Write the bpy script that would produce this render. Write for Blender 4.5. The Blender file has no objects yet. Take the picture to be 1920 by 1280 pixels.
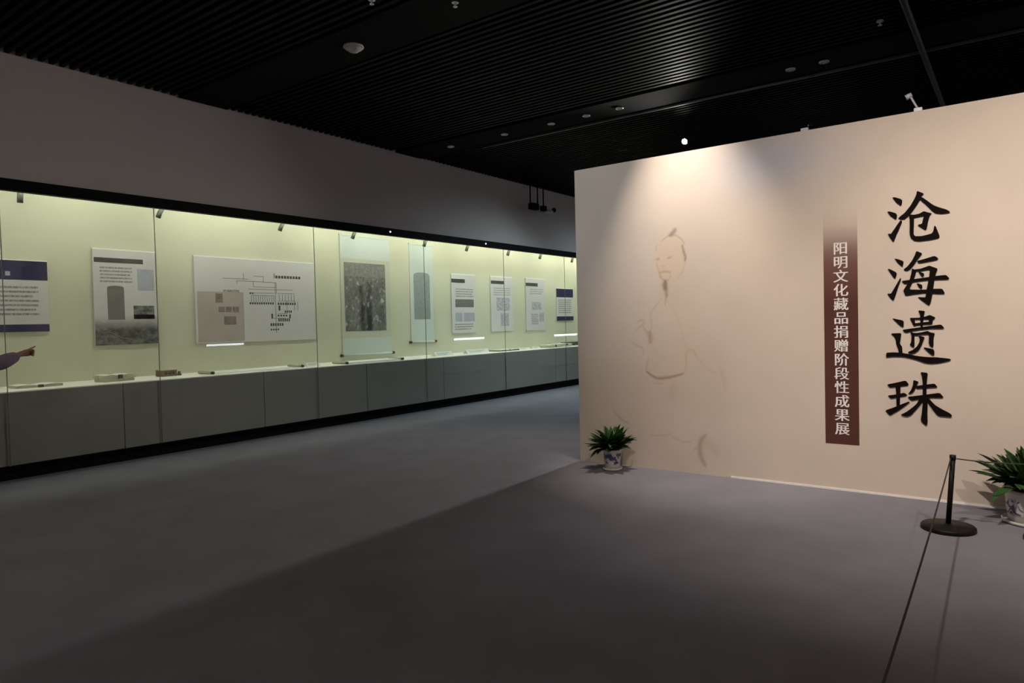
import bpy, bmesh, math, random
from mathutils import Vector, Matrix, noise
from mathutils.geometry import tessellate_polygon
random.seed(7)
scene = bpy.context.scene
COL = scene.collection

# ------------------------------------------------------------------ camera
cam_data = bpy.data.cameras.new('camera')
cam_data.sensor_width = 36.0
cam_data.lens = 1293.0 * 36.0 / 1920.0
cam_data.clip_start = 0.05
cam = bpy.data.objects.new('camera', cam_data)
COL.objects.link(cam)
cam.matrix_world = Matrix(((0.805225, 0.003209, 0.592961, 0.0),
                           (0.592484, 0.036098, -0.804773, 0.0),
                           (-0.023987, 0.999343, 0.027166, 1.5),
                           (0, 0, 0, 1)))
scene.camera = cam

# ------------------------------------------------------------------ world, exposure
world = bpy.data.worlds.new('world')
scene.world = world
world.use_nodes = True
world.node_tree.nodes['Background'].inputs[0].default_value = (0.5, 0.5, 0.55, 1)
world.node_tree.nodes['Background'].inputs[1].default_value = 0.002
vs = scene.view_settings
vs.view_transform = 'Standard'
vs.look = 'None'
vs.exposure = 0.0
vs.gamma = 1.0
vs.use_curve_mapping = False

# lamp powers (watts); each lamp object is made by the builder of its fixture
TUBE = 38.0                      # emission strength of the showcase tubes
P_WASH = 440.0                  # ceiling downlight close to the title wall
P_TITLE = 460.0                 # track lamps in front of the title wall
P_BEHIND = 420.0                # track lamp in the aisle behind the title wall
P_AISLE_FILL = 300.0                 # cool fill lamps added unseen in the far aisle
P_SIDE_FILL = 400.0                  # unseen cool lamp added to lighten the title wall's left end
P_ROOM_FILL = 34.0                   # ambient fill lamps added out of view over the visitors' side
WARM = (1.0, 0.88, 0.78)
P_WALL_FILL = 320.0                 # added unseen lamps, bounced off the right and rear walls as fill
COOL = (0.86, 0.93, 1.0)
TEAL = (0.74, 0.94, 1.0)

# ------------------------------------------------------------------ materials
MATS = {}
def mat(name, color, rough=0.6, metal=0.0, emit=None, estr=0.0, nscale=0.0, namt=0.0, bump=0.0, bscale=None, spec=0.5):
    if name in MATS:
        return MATS[name]
    m = bpy.data.materials.new(name)
    m.use_nodes = True
    nt = m.node_tree
    b = nt.nodes['Principled BSDF']
    b.inputs['Base Color'].default_value = (*color, 1)
    b.inputs['Roughness'].default_value = rough
    b.inputs['Metallic'].default_value = metal
    b.inputs['Specular IOR Level'].default_value = spec
    if emit:
        b.inputs['Emission Color'].default_value = (*emit, 1)
        b.inputs['Emission Strength'].default_value = estr
    if nscale:
        tc = nt.nodes.new('ShaderNodeTexCoord')
        n = nt.nodes.new('ShaderNodeTexNoise')
        n.inputs['Scale'].default_value = nscale
        n.inputs['Detail'].default_value = 6
        nt.links.new(tc.outputs['Object'], n.inputs['Vector'])
        if namt:
            r = nt.nodes.new('ShaderNodeMapRange')
            r.inputs['From Min'].default_value = 0.3
            r.inputs['From Max'].default_value = 0.7
            r.inputs['To Min'].default_value = 1 - namt
            r.inputs['To Max'].default_value = 1 + namt
            mx = nt.nodes.new('ShaderNodeVectorMath')
            mx.operation = 'SCALE'
            mx.inputs[0].default_value = color
            nt.links.new(n.outputs['Fac'], r.inputs['Value'])
            nt.links.new(r.outputs['Result'], mx.inputs['Scale'])
            nt.links.new(mx.outputs['Vector'], b.inputs['Base Color'])
        if bump:
            n2 = n
            if bscale:
                n2 = nt.nodes.new('ShaderNodeTexNoise')
                n2.inputs['Scale'].default_value = bscale
                n2.inputs['Detail'].default_value = 3
                nt.links.new(tc.outputs['Object'], n2.inputs['Vector'])
            bp = nt.nodes.new('ShaderNodeBump')
            bp.inputs['Strength'].default_value = bump
            bp.inputs['Distance'].default_value = 0.004
            nt.links.new(n2.outputs['Fac'], bp.inputs['Height'])
            nt.links.new(bp.outputs['Normal'], b.inputs['Normal'])
    MATS[name] = m
    return m

def glass_mat():
    m = bpy.data.materials.new('clear_glass')
    m.use_nodes = True
    nt = m.node_tree
    nt.nodes.clear()
    out = nt.nodes.new('ShaderNodeOutputMaterial')
    mix = nt.nodes.new('ShaderNodeMixShader')
    fr = nt.nodes.new('ShaderNodeFresnel')
    fr.inputs['IOR'].default_value = 1.45
    tr = nt.nodes.new('ShaderNodeBsdfTransparent')
    tr.inputs['Color'].default_value = (0.965, 0.98, 0.96, 1)
    gl = nt.nodes.new('ShaderNodeBsdfGlossy')
    gl.inputs['Roughness'].default_value = 0.01
    ge = nt.nodes.new('ShaderNodeNewGeometry')          # reflect on the outer face of each sheet only
    ou = nt.nodes.new('ShaderNodeMath')
    ou.operation = 'SUBTRACT'
    ou.inputs[0].default_value = 1.0
    mu = nt.nodes.new('ShaderNodeMath')
    mu.operation = 'MULTIPLY'
    nt.links.new(ge.outputs['Backfacing'], ou.inputs[1])
    nt.links.new(ou.outputs[0], mu.inputs[0])
    nt.links.new(fr.outputs[0], mu.inputs[1])
    nt.links.new(mu.outputs[0], mix.inputs[0])
    nt.links.new(tr.outputs[0], mix.inputs[1])
    nt.links.new(gl.outputs[0], mix.inputs[2])
    nt.links.new(mix.outputs[0], out.inputs[0])
    return m

GLASS = glass_mat()
M_BLACK = mat('black_metal', (0.003, 0.003, 0.003), 0.6, nscale=3, namt=0.2, spec=0.08)
M_SLAT = mat('black_slat', (0.0019, 0.0019, 0.0017), 0.5, nscale=2, namt=0.3, spec=0.05)
M_VOID = mat('black_soffit', (0.003, 0.003, 0.003), 0.95, nscale=1, namt=0.3, spec=0.1)
M_CARPET = mat('grey_carpet', (0.20, 0.195, 0.222), 0.97, nscale=2.2, namt=0.08, bump=0.5, bscale=220, spec=0.1)
M_PLASTER = mat('grey_plaster', (0.46, 0.43, 0.42), 0.9, nscale=0.8, namt=0.04, spec=0.2)
M_CASEBACK = mat('pale_green_fabric', (0.585, 0.575, 0.435), 0.9, nscale=1.1, namt=0.05, bump=0.15, bscale=180, spec=0.1)
M_DECK = mat('white_deck', (0.84, 0.83, 0.76), 0.7, nscale=2, namt=0.03)
M_CABINET = mat('grey_laminate', (0.25, 0.24, 0.225), 0.45, nscale=1.2, namt=0.06)
M_PAPERW = mat('white_paper', (0.74, 0.75, 0.70), 0.85, nscale=3, namt=0.03)
M_BOARD = mat('grey_white_board', (0.60, 0.57, 0.56), 0.8, nscale=1.5, namt=0.04, spec=0.15)
M_EDGE = mat('board_edge', (0.8, 0.8, 0.74), 0.7, nscale=3, namt=0.03)
M_NAVY = mat('navy_print', (0.030, 0.029, 0.078), 0.75, nscale=2, namt=0.1, spec=0.15)
M_DARKPRINT = mat('charcoal_print', (0.06, 0.06, 0.055), 0.8, nscale=9, namt=0.3, spec=0.15)
M_GREYPRINT = mat('grey_print', (0.17, 0.165, 0.15), 0.8, nscale=5, namt=0.1, spec=0.15)
M_PALEBLUE = mat('pale_blue_print', (0.37, 0.38, 0.43), 0.75, nscale=6, namt=0.08)
M_PINK = mat('pale_pink', (0.42, 0.355, 0.325), 0.75, nscale=2.5, namt=0.07)
M_BROWN = mat('mottled_brown', (0.22, 0.16, 0.14), 0.75, nscale=14, namt=0.25)
M_SILKW = mat('white_silk', (0.54, 0.59, 0.54), 0.8, nscale=25, namt=0.03)
M_SILKG = mat('grey_green_silk', (0.52, 0.515, 0.405), 0.85, nscale=25, namt=0.05)
M_STONE = mat('grey_rubbing', (0.26, 0.285, 0.27), 0.85, nscale=18, namt=0.12)
M_ROLLER = mat('dark_wood_roller', (0.05, 0.04, 0.03), 0.5, nscale=12, namt=0.3)
M_BOOKEDGE = mat('old_paper', (0.47, 0.46, 0.34), 0.9, nscale=30, namt=0.15)
M_WOOD = mat('brown_wood', (0.16, 0.12, 0.07), 0.6, nscale=14, namt=0.4)
M_LETTER = mat('black_letter', (0.006, 0.004, 0.003), 0.7, nscale=6, namt=0.2, spec=0.06)
M_WHITELET = mat('white_letter', (0.80, 0.76, 0.74), 0.6, nscale=6, namt=0.05)
M_WALLSIDE = mat('beige_edge', (0.60, 0.51, 0.43), 0.8, nscale=2, namt=0.05)
M_WHITETRIM = mat('white_trim', (0.82, 0.78, 0.74), 0.5, nscale=4, namt=0.04)
M_LAMPBODY = mat('silver_lamp', (0.45, 0.45, 0.47), 0.35, 0.6, nscale=8, namt=0.1)
M_LAMPGREY = mat('grey_lamp_body', (0.10, 0.105, 0.08), 0.5, 0.2, nscale=8, namt=0.1)
M_DETECT = mat('ivory_plastic', (0.38, 0.37, 0.34), 0.5, nscale=9, namt=0.05)
M_STAN = mat('black_stanchion', (0.006, 0.005, 0.004), 0.5, nscale=7, namt=0.25, spec=0.2)
M_CORD = mat('dark_cord', (0.03, 0.025, 0.022), 0.8, nscale=60, namt=0.3)
M_LEAF = mat('leaf_green', (0.035, 0.10, 0.025), 0.45, nscale=16, namt=0.35)
M_LEAF2 = mat('leaf_light_green', (0.075, 0.16, 0.04), 0.45, nscale=16, namt=0.35)
M_SOIL = mat('potting_soil', (0.03, 0.022, 0.015), 0.95, nscale=50, namt=0.5, bump=1.0)
M_SKIN = mat('skin', (0.27, 0.13, 0.09), 0.6, nscale=10, namt=0.08)
M_JACKET = mat('mauve_jacket', (0.16, 0.13, 0.17), 0.9, nscale=12, namt=0.15)
M_TROUSER = mat('dark_trousers', (0.03, 0.03, 0.04), 0.9, nscale=12, namt=0.2)
M_HAIR = mat('black_hair', (0.01, 0.009, 0.008), 0.6, nscale=40, namt=0.4)
M_SHOE = mat('black_shoe', (0.012, 0.012, 0.012), 0.5, nscale=20, namt=0.3)

# ------------------------------------------------------------------ mesh helpers
def link(o, parent=None):
    COL.objects.link(o)
    if parent is not None:
        o.parent = parent
    return o

def obj(name, mesh, material=None, parent=None, smooth=False, loc=(0, 0, 0)):
    o = bpy.data.objects.new(name, mesh)
    o.location = loc
    if material is not None and not mesh.materials:
        mesh.materials.append(material)
    if smooth:
        for p in mesh.polygons:
            p.use_smooth = True
    return link(o, parent)

def finish(bm, name):
    me = bpy.data.meshes.new(name)
    bmesh.ops.recalc_face_normals(bm, faces=bm.faces[:])
    bm.to_mesh(me)
    bm.free()
    return me

def add_box(bm, x0, x1, y0, y1, z0, z1, bevel=0.0):
    r = bmesh.ops.create_cube(bm, size=1.0)
    vs_ = r['verts']
    for v in vs_:
        v.co = Vector(((x0 + x1) / 2 + v.co.x * (x1 - x0), (y0 + y1) / 2 + v.co.y * (y1 - y0), (z0 + z1) / 2 + v.co.z * (z1 - z0)))
    if bevel:
        es = list({e for v in vs_ for e in v.link_edges})
        bmesh.ops.bevel(bm, geom=es, offset=bevel, segments=2, affect='EDGES', profile=0.5)

def box(name, x0, x1, y0, y1, z0, z1, material, parent=None, bevel=0.0):
    bm = bmesh.new()
    add_box(bm, x0, x1, y0, y1, z0, z1, bevel)
    return obj(name, finish(bm, name), material, parent)

def add_tube(bm, pts, r, seg=10, caps=True):
    pts = [Vector(p) for p in pts]
    rr = r if isinstance(r, (list, tuple)) else [r] * len(pts)
    rings = []
    for i, p in enumerate(pts):
        a = pts[max(i - 1, 0)]
        b = pts[min(i + 1, len(pts) - 1)]
        t = (b - a).normalized()
        up = Vector((0, 0, 1)) if abs(t.z) < 0.95 else Vector((1, 0, 0))
        u = t.cross(up).normalized()
        w = u.cross(t).normalized()
        rings.append([bm.verts.new(p + u * rr[i] * math.cos(k * 2 * math.pi / seg) + w * rr[i] * math.sin(k * 2 * math.pi / seg)) for k in range(seg)])
    for a, b in zip(rings, rings[1:]):
        for k in range(seg):
            bm.faces.new((a[k], a[(k + 1) % seg], b[(k + 1) % seg], b[k]))
    if caps:
        bm.faces.new(rings[0][::-1])
        bm.faces.new(rings[-1])

def tube(name, pts, r, material, parent=None, seg=10, smooth=True):
    bm = bmesh.new()
    add_tube(bm, pts, r, seg)
    return obj(name, finish(bm, name), material, parent, smooth)

def add_lathe(bm, prof, seg=32, c=(0, 0, 0)):
    rings = []
    for r, z in prof:
        rings.append([bm.verts.new((c[0] + r * math.cos(k * 2 * math.pi / seg), c[1] + r * math.sin(k * 2 * math.pi / seg), c[2] + z)) for k in range(seg)])
    for a, b in zip(rings, rings[1:]):
        for k in range(seg):
            bm.faces.new((a[k], a[(k + 1) % seg], b[(k + 1) % seg], b[k]))
    bm.faces.new(rings[0][::-1])
    bm.faces.new(rings[-1])

def lathe(name, prof, material, parent=None, seg=32, c=(0, 0, 0), smooth=True):
    bm = bmesh.new()
    add_lathe(bm, prof, seg, c)
    o = obj(name, finish(bm, name), material, parent, smooth)
    return o

def tag(o, label, cat, group=None, kind=None):
    o['label'] = label
    o['category'] = cat
    if group:
        o['group'] = group
    if kind:
        o['kind'] = kind
    return o

def thing(name, label, cat, loc=(0, 0, 0), group=None):
    o = bpy.data.objects.new(name, None)
    o.empty_display_size = 0.1
    o.location = loc
    COL.objects.link(o)
    return tag(o, label, cat, group)

def struct(o, label):
    o['kind'] = 'structure'
    o['label'] = label
    return o

def spot(name, loc, target, power, color, angle, blend, radius, parent=None):
    d = bpy.data.lights.new(name, 'SPOT')
    d.energy = power
    d.color = color
    d.spot_size = math.radians(angle)
    d.spot_blend = blend
    d.shadow_soft_size = radius
    o = bpy.data.objects.new(name, d)
    link(o)
    o.location = loc
    o.rotation_euler = (Vector(target) - Vector(loc)).to_track_quat('-Z', 'Y').to_euler()
    if parent is not None:
        o.parent = parent
        o.matrix_parent_inverse = Matrix.Translation(-Vector(parent.location))
    return o

# ------------------------------------------------------------------ the room
XG = -8.30          # front of the long showcase
YP = 6.37           # front of the title wall
ZC = 4.36           # underside of the ceiling slats

floor_o = struct(box('floor', -9.6, 6.2, -6.2, 22.4, -0.2, 0.0, M_CARPET), 'grey carpet floor of the exhibition hall')
struct(box('wall_back', -9.6, 6.2, 22.2, 22.4, 0.0, 4.8, M_PLASTER), 'grey far wall behind the title wall')
struct(box('wall_right', 6.0, 6.2, -6.2, 22.2, 0.0, 4.8, M_PLASTER), 'grey wall on the right of the hall')
struct(box('wall_rear', -9.6, 6.0, -6.2, -6.0, 0.0, 4.8, M_PLASTER), 'grey wall behind the visitors')
struct(box('wall_left', -8.42, XG, -6.0, 22.2, 3.09, 4.6, M_PLASTER), 'grey plaster wall above the long glass showcase')

ceil = struct(box('ceiling', -9.6, 6.0, -6.0, 22.2, 4.6, 4.8, M_VOID), 'black ceiling hung with rows of dark slats')
STRIPS = ((4.48, 5.12), (8.12, 8.72))
slat_bm = bmesh.new()
add_box(slat_bm, -8.28, 5.9, -0.022, 0.022, 0.0, 0.075)
slat_me = finish(slat_bm, 'slat')
slat_me.materials.append(M_SLAT)
y = -2.0
while y < 17.5:
    if not any(a - 0.03 < y < b + 0.03 for a, b in STRIPS):
        o = bpy.data.objects.new('slat', slat_me)
        o.location = (0, y, ZC)
        link(o, ceil)
    y += 0.1
for a, b in STRIPS:
    box('service_strip', -8.28, 5.9, a, b, ZC - 0.01, ZC + 0.05, M_VOID, ceil)
for cx in (-6.9, -3.2, 0.6, 4.2):
    box('cross_runner', cx - 0.03, cx + 0.03, -2, 17.5, ZC + 0.076, ZC + 0.14, M_SLAT, ceil)

# ------------------------------------------------------------------ the long wall showcase
case = thing('wall_showcase', 'long glass-fronted showcase built into the left wall with a lit pale green interior', 'showcase', (XG, 8, 0))
def cpart(o):
    o.parent = case
    o.matrix_parent_inverse = Matrix.Translation((-XG, -8, 0))
    return o
Y0, Y1 = -3.0, 18.1
XB = -9.25
SEAMS = [-2.72, 0.28, 2.59, 4.14, 6.45, 8.76, 11.05, 13.34, 15.65, 17.95]
cpart(box('back_panel', XB - 0.04, XB, Y0, Y1, 0.80, 3.42, M_CASEBACK))
cpart(box('deck', XB, XG - 0.05, Y0, Y1, 0.875, 0.915, M_DECK))
cpart(box('case_roof', XB, XG - 0.12, Y0, Y1, 3.42, 3.46, M_EDGE))
cpart(box('end_panel', XB, XG - 0.02, Y0 - 0.04, Y0, 0.0, 3.46, M_CASEBACK))
cpart(box('end_panel', XB, XG - 0.02, Y1, Y1 + 0.04, 0.0, 3.46, M_CASEBACK))
cpart(box('top_frame', XG - 0.06, XG + 0.02, Y0, Y1, 2.972, 3.09, M_BLACK))
cpart(box('plinth', XG - 0.16, XG - 0.10, Y0, Y1, 0.0, 0.16, M_BLACK))
cpart(box('base_board', XB, XG - 0.03, Y0, Y1, 0.14, 0.16, M_BLACK))
for a, b in zip(SEAMS, SEAMS[1:]):
    cpart(box('glass_pane', XG - 0.012, XG, a + 0.003, b - 0.003, 0.155, 2.975, GLASS))
M_SEAL = mat('grey_green_seal', (0.15, 0.16, 0.12), 0.5, nscale=10, namt=0.1)
for s in SEAMS[1:-1]:
    cpart(box('pane_joint', XG - 0.011, XG - 0.002, s - 0.003, s + 0.003, 0.155, 2.975, M_SEAL))
CAB = [-1.79, 0.04, 1.88, 3.72, 5.555, 7.40, 9.21, 11.055, 12.90, 14.74, 16.6, 18.1]
for a, b in zip(CAB, CAB[1:]):
    cpart(box('cabinet_door', XG - 0.05, XG - 0.022, a + 0.004, b - 0.004, 0.16, 0.905, M_CABINET))
cpart(box('cabinet_carcass', XB, XG - 0.055, Y0, Y1, 0.16, 0.87, M_BLACK))
TUBE_STR = [0.72, 0.72, 0.76, 0.84, 0.98, 1.08, 1.15, 1.25, 1.25]
for i, (a, b) in enumerate(zip(SEAMS, SEAMS[1:])):
    mt = mat('tube_%d' % i, (0.9, 0.95, 0.85), 0.5, emit=(0.95, 1.0, 0.87), estr=TUBE * TUBE_STR[i])
    t = cpart(tube('light_tube', [(-8.52, a + 0.08, 3.33), (-8.52, b - 0.08, 3.33)], 0.022, mt, seg=8))
    cpart(box('tube_housing', -8.58, -8.46, a + 0.05, b - 0.05, 3.355, 3.42, M_LAMPBODY))
for yy in (7.955, 10.46):
    mt = mat('indicator', (0.9, 0.9, 0.9), 0.4, emit=(1, 1, 1), estr=3.0)
    bm = bmesh.new()
    bmesh.ops.create_uvsphere(bm, u_segments=10, v_segments=6, radius=0.013, matrix=Matrix.Translation((XG + 0.022, yy, 3.032)))
    cpart(obj('indicator_light', finish(bm, 'indicator_light'), mt))

# small spotlights hung inside the showcase
case_lamp_labels = [
    (2.94, 'above the navy banded panel at the left edge'),
    (4.46, 'above the right corner of the townscape panel'),
    (6.25, 'above the right half of the wide family tree panel'),
    (7.63, 'in front of the top of the large hanging scroll'),
    (9.32, 'in front of the top of the narrow hanging scroll'),
    (10.52, 'above the panel right of the narrow scroll'),
    (11.89, 'above the middle of three narrow panels'),
    (13.11, 'above the third narrow grey panel'),
    (14.51, 'at the far end nearest the beige title wall'),
]
for i, (yy, lb) in enumerate(case_lamp_labels):
    t = thing('case_spotlight', 'small grey spotlight in the showcase ' + lb, 'spotlight', (-8.80, yy, 3.0), 'spotlights inside the long showcase')
    tilt = 0.0 if i == 0 else 0.03
    tube('lamp_head', [(-0.01, -tilt * 0.6, -0.06), (0.0, 0, 0.0), (0.01, tilt, 0.06)], [0.030, 0.030, 0.028], M_LAMPGREY, t, 12)
    tube('stem', [(0.01, tilt, 0.055), (0.012, tilt + 0.02, 0.10)], 0.008, M_LAMPGREY, t, 8)
    box('mount_plate', -0.02, 0.045, tilt - 0.03, tilt + 0.12, 0.10, 0.42, M_LAMPGREY, t, 0.004)

# ------------------------------------------------------------------ panels and scrolls on the back of the showcase
def text_mat():
    m = bpy.data.materials.new('fine_print')
    m.use_nodes = True
    nt = m.node_tree
    b = nt.nodes['Principled BSDF']
    b.inputs['Roughness'].default_value = 0.8
    tc = nt.nodes.new('ShaderNodeTexCoord')
    mp = nt.nodes.new('ShaderNodeMapping')
    mp.inputs['Scale'].default_value = (1, 1.0, 0.5)
    n = nt.nodes.new('ShaderNodeTexNoise')
    n.inputs['Scale'].default_value = 70
    r = nt.nodes.new('ShaderNodeValToRGB')
    r.color_ramp.elements[0].position = 0.40
    r.color_ramp.elements[0].color = (0.20, 0.195, 0.185, 1)
    r.color_ramp.elements[1].position = 0.62
    r.color_ramp.elements[1].color = (0.40, 0.38, 0.365, 1)
    nt.links.new(tc.outputs['Object'], mp.inputs[0])
    nt.links.new(mp.outputs[0], n.inputs['Vector'])
    nt.links.new(n.outputs['Fac'], r.inputs[0])
    nt.links.new(r.outputs[0], b.inputs['Base Color'])
    return m
M_TEXT = text_mat()

def photo_mat(name, dark, light, scale, grad=None, sharp=(0.38, 0.68)):
    """a printed photograph: noise between two tones, fading to paper upwards when grad is given (z0, z1)"""
    m = bpy.data.materials.new(name)
    m.use_nodes = True
    nt = m.node_tree
    b = nt.nodes['Principled BSDF']
    b.inputs['Roughness'].default_value = 0.7
    tc = nt.nodes.new('ShaderNodeTexCoord')
    mp = nt.nodes.new('ShaderNodeMapping')
    mp.inputs['Scale'].default_value = (1, 1, 1.6)
    n = nt.nodes.new('ShaderNodeTexNoise')
    n.inputs['Scale'].default_value = scale
    n.inputs['Detail'].default_value = 8
    n.inputs['Roughness'].default_value = 0.7
    r = nt.nodes.new('ShaderNodeValToRGB')
    r.color_ramp.elements[0].position = sharp[0]
    r.color_ramp.elements[0].color = (*dark, 1)
    r.color_ramp.elements[1].position = sharp[1]
    r.color_ramp.elements[1].color = (*light, 1)
    nt.links.new(tc.outputs['Object'], mp.inputs[0])
    nt.links.new(mp.outputs[0], n.inputs['Vector'])
    nt.links.new(n.outputs['Fac'], r.inputs[0])
    last = r.outputs[0]
    if grad:
        sx = nt.nodes.new('ShaderNodeSeparateXYZ')
        nt.links.new(tc.outputs['Object'], sx.inputs[0])
        mr = nt.nodes.new('ShaderNodeMapRange')
        mr.interpolation_type = 'SMOOTHSTEP'
        mr.inputs['From Min'].default_value = grad[0]
        mr.inputs['From Max'].default_value = grad[1]
        nt.links.new(sx.outputs['Z'], mr.inputs['Value'])
        mx = nt.nodes.new('ShaderNodeMix')
        mx.data_type = 'RGBA'
        mx.inputs[7].default_value = (0.58, 0.55, 0.54, 1)
        nt.links.new(mr.outputs['Result'], mx.inputs[0])
        nt.links.new(last, mx.inputs[6])
        last = mx.outputs[2]
    nt.links.new(last, b.inputs['Base Color'])
    return m

XF = XB + 0.022     # face of the boards
def board(name, label, y0, y1, z0, z1, group=None, material=None, cat='panel'):
    t = thing(name, label, cat, (XB + 0.002, (y0 + y1) / 2, z0), group)
    w = (y1 - y0) / 2
    box('board', 0, 0.02, -w, w, 0, z1 - z0, material or M_BOARD, t)
    box('top_edge', -0.0, 0.021, -w, w, z1 - z0 - 0.002, z1 - z0 + 0.012, M_EDGE, t)
    t['w'] = w
    t['h'] = z1 - z0
    return t

def patch(t, name, u0, u1, v0, v1, material, lift=0.0012):
    """a flat printed area; u from left, v from the top, both 0..1"""
    w, h = t['w'], t['h']
    bm = bmesh.new()
    ya, yb = -w + 2 * w * u0, -w + 2 * w * u1
    za, zb = h * (1 - v1), h * (1 - v0)
    add_box(bm, 0.0195, 0.0205 + lift, ya, yb, za, zb)
    return obj(name, finish(bm, name), material, t)

def textrows(t, name, u0, u1, v0, v1, rows, fill=0.45, material=None, ragged=0.15):
    w, h = t['w'], t['h']
    bm = bmesh.new()
    for i in range(rows):
        vv = v0 + (v1 - v0) * i / max(rows, 1)
        vh = (v1 - v0) / rows * fill
        ue = u1 - (u1 - u0) * ragged * random.random() * (1 if i % 3 == 2 else 0.2)
        add_box(bm, 0.0195, 0.0212, -w + 2 * w * u0, -w + 2 * w * ue, h * (1 - vv - vh), h * (1 - vv))
    return obj(name, finish(bm, name), material or M_TEXT, t)

# 1 navy banded introduction panel at the left
p = board('text_panel', 'white text panel with a wide navy band on top, above the pointing hand', 2.53, 3.325, 1.53, 2.347)
patch(p, 'navy_band', 0, 1, 0.0, 0.27, M_NAVY)
patch(p, 'navy_foot', 0, 1, 0.895, 1.0, M_NAVY)
patch(p, 'band_mark', 0.47, 0.53, 0.155, 0.215, M_PALEBLUE, 0.002)
textrows(p, 'text_block', 0.08, 0.88, 0.36, 0.80, 7)

# 2 panel with stele and townscape
p = board('text_panel', 'tall grey panel with a grey stele picture and a dark townscape photo along its foot', 3.823, 4.605, 1.34, 2.54)
patch(p, 'title_bar', 0.02, 0.78, 0.085, 0.135, M_DARKPRINT)
textrows(p, 'text_block', 0.10, 0.60, 0.18, 0.36, 5)
patch(p, 'blue_inset', 0.68, 0.95, 0.19, 0.42, M_PALEBLUE)
bm = bmesh.new()
add_box(bm, 0.0195, 0.022, -0.39 + 0.2 * 0.78, -0.39 + 0.46 * 0.78, 1.2 * 0.265, 1.2 * 0.60, 0)
for v in bm.verts:
    pass
stele = obj('stele_picture', finish(bm, 'stele_picture'), M_GREYPRINT, p)
bm = bmesh.new()
pts = []
yc0, yc1, zt = -0.39 + 0.2 * 0.78, -0.39 + 0.46 * 0.78, 1.2 * 0.60
for k in range(9):
    a = math.pi * k / 8
    pts.append(((yc0 + yc1) / 2 + (yc1 - yc0) / 2 * math.cos(a), zt - 0.005 + 0.035 * math.sin(a) ** 0.6))
f1 = [bm.verts.new((0.022, q[0], q[1])) for q in pts]
f0 = [bm.verts.new((0.0195, q[0], q[1])) for q in pts]
bm.faces.new(f1)
for k in range(8):
    bm.faces.new((f1[k], f1[k + 1], f0[k + 1], f0[k]))
obj('stele_top', finish(bm, 'stele_top'), M_GREYPRINT, stele)
M_HALL = photo_mat('hall_photo', (0.03, 0.03, 0.03), (0.30, 0.31, 0.31), 11)
patch(p, 'hall_photo', 0.60, 0.94, 0.585, 0.73, M_HALL)
M_TOWN = photo_mat('townscape_photo', (0.035, 0.037, 0.033), (0.22, 0.22, 0.205), 9, (0.16, 0.40), (0.42, 0.72))
patch(p, 'townscape_photo', 0.0, 1.0, 0.68, 1.0, M_TOWN)
bm = bmesh.new()
def ribbon(bm, pts, w, x):
    pv = []
    for i, (a, b) in enumerate(pts):
        p0 = pts[max(i - 1, 0)]
        p1 = pts[min(i + 1, len(pts) - 1)]
        d = Vector((p1[0] - p0[0], p1[1] - p0[1])).normalized()
        n_ = Vector((-d.y, d.x)) * w
        pv.append((bm.verts.new((x, a + n_.x, b + n_.y)), bm.verts.new((x, a - n_.x, b - n_.y))))
    for q0, q1 in zip(pv, pv[1:]):
        bm.faces.new((q0[0], q1[0], q1[1], q0[1]))
ribbon(bm, [(-0.34, 0.15), (-0.25, 0.17), (-0.20, 0.155), (-0.08, 0.09), (0.0, 0.075), (0.1, 0.05), (0.17, 0.03)], 0.006, 0.0222)
obj('road_in_photo', finish(bm, 'road_in_photo'), M_GREYPRINT, p)

# 3 wide family tree panel
p = board('text_panel', 'wide grey panel printed with a branching family tree chart', 5.125, 7.135, 1.312, 2.533)
w, h = p['w'], p['h']
def UV(u, v):
    return (-w + 2 * w * u, h * (1 - v))
pink = patch(p, 'pink_patch', 0.015, 0.37, 0.40, 0.985, M_PINK)  # pale pink area with small brown blocks, left part of the panel
patch(p, 'brown_patch', 0.15, 0.205, 0.42, 0.53, M_BROWN, 0.002)
for k in range(3):
    patch(p, 'brown_patch', 0.17 + k * 0.055, 0.218 + k * 0.055, 0.575, 0.64, M_BROWN, 0.002)
patch(p, 'brown_patch', 0.21, 0.305, 0.69, 0.79, M_BROWN, 0.002)
textrows(p, 'text_block', 0.21, 0.34, 0.375, 0.42, 1, 0.6)
textrows(p, 'text_block', 0.05, 0.33, 0.83, 0.95, 3, 0.4)
bm = bmesh.new()
for k in range(9):
    a, b = UV(0.645 + k * 0.026, 0.18)
    a2, b2 = UV(0.664 + k * 0.026, 0.215)
    add_box(bm, 0.0195, 0.022, a, a2, b2, b)
a, b = UV(0.632, 0.155); a2, b2 = UV(0.637, 0.215)
add_box(bm, 0.0195, 0.022, a, a2, b2, b)
obj('chart_title', finish(bm, 'chart_title'), M_DARKPRINT, p)
bm = bmesh.new()
LW = 0.0035
def hl(u0, u1, v):
    a, b = UV(u0, v); a2, _ = UV(u1, v)
    add_box(bm, 0.0195, 0.0218, a, a2, b - LW, b + LW)
def vl(u, v0, v1):
    a, b = UV(u, v0); _, b2 = UV(u, v1)
    add_box(bm, 0.0195, 0.0218, a - LW, a + LW, b2, b)
hl(0.54, 0.65, 0.27); hl(0.455, 0.65, 0.33); hl(0.41, 0.80, 0.36); hl(0.43, 0.63, 0.405); hl(0.66, 0.81, 0.405)
hl(0.46, 0.54, 0.20); hl(0.32, 0.54, 0.265); hl(0.21, 0.41, 0.24)
vl(0.64, 0.27, 0.90); vl(0.65, 0.27, 0.41); vl(0.54, 0.20, 0.27); vl(0.455, 0.27, 0.33); vl(0.375, 0.17, 0.25); vl(0.32, 0.265, 0.30)
for k in range(11):
    vl(0.435 + k * 0.019, 0.44, 0.52)
for k in range(6):
    vl(0.675 + k * 0.027, 0.42, 0.50)
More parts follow.
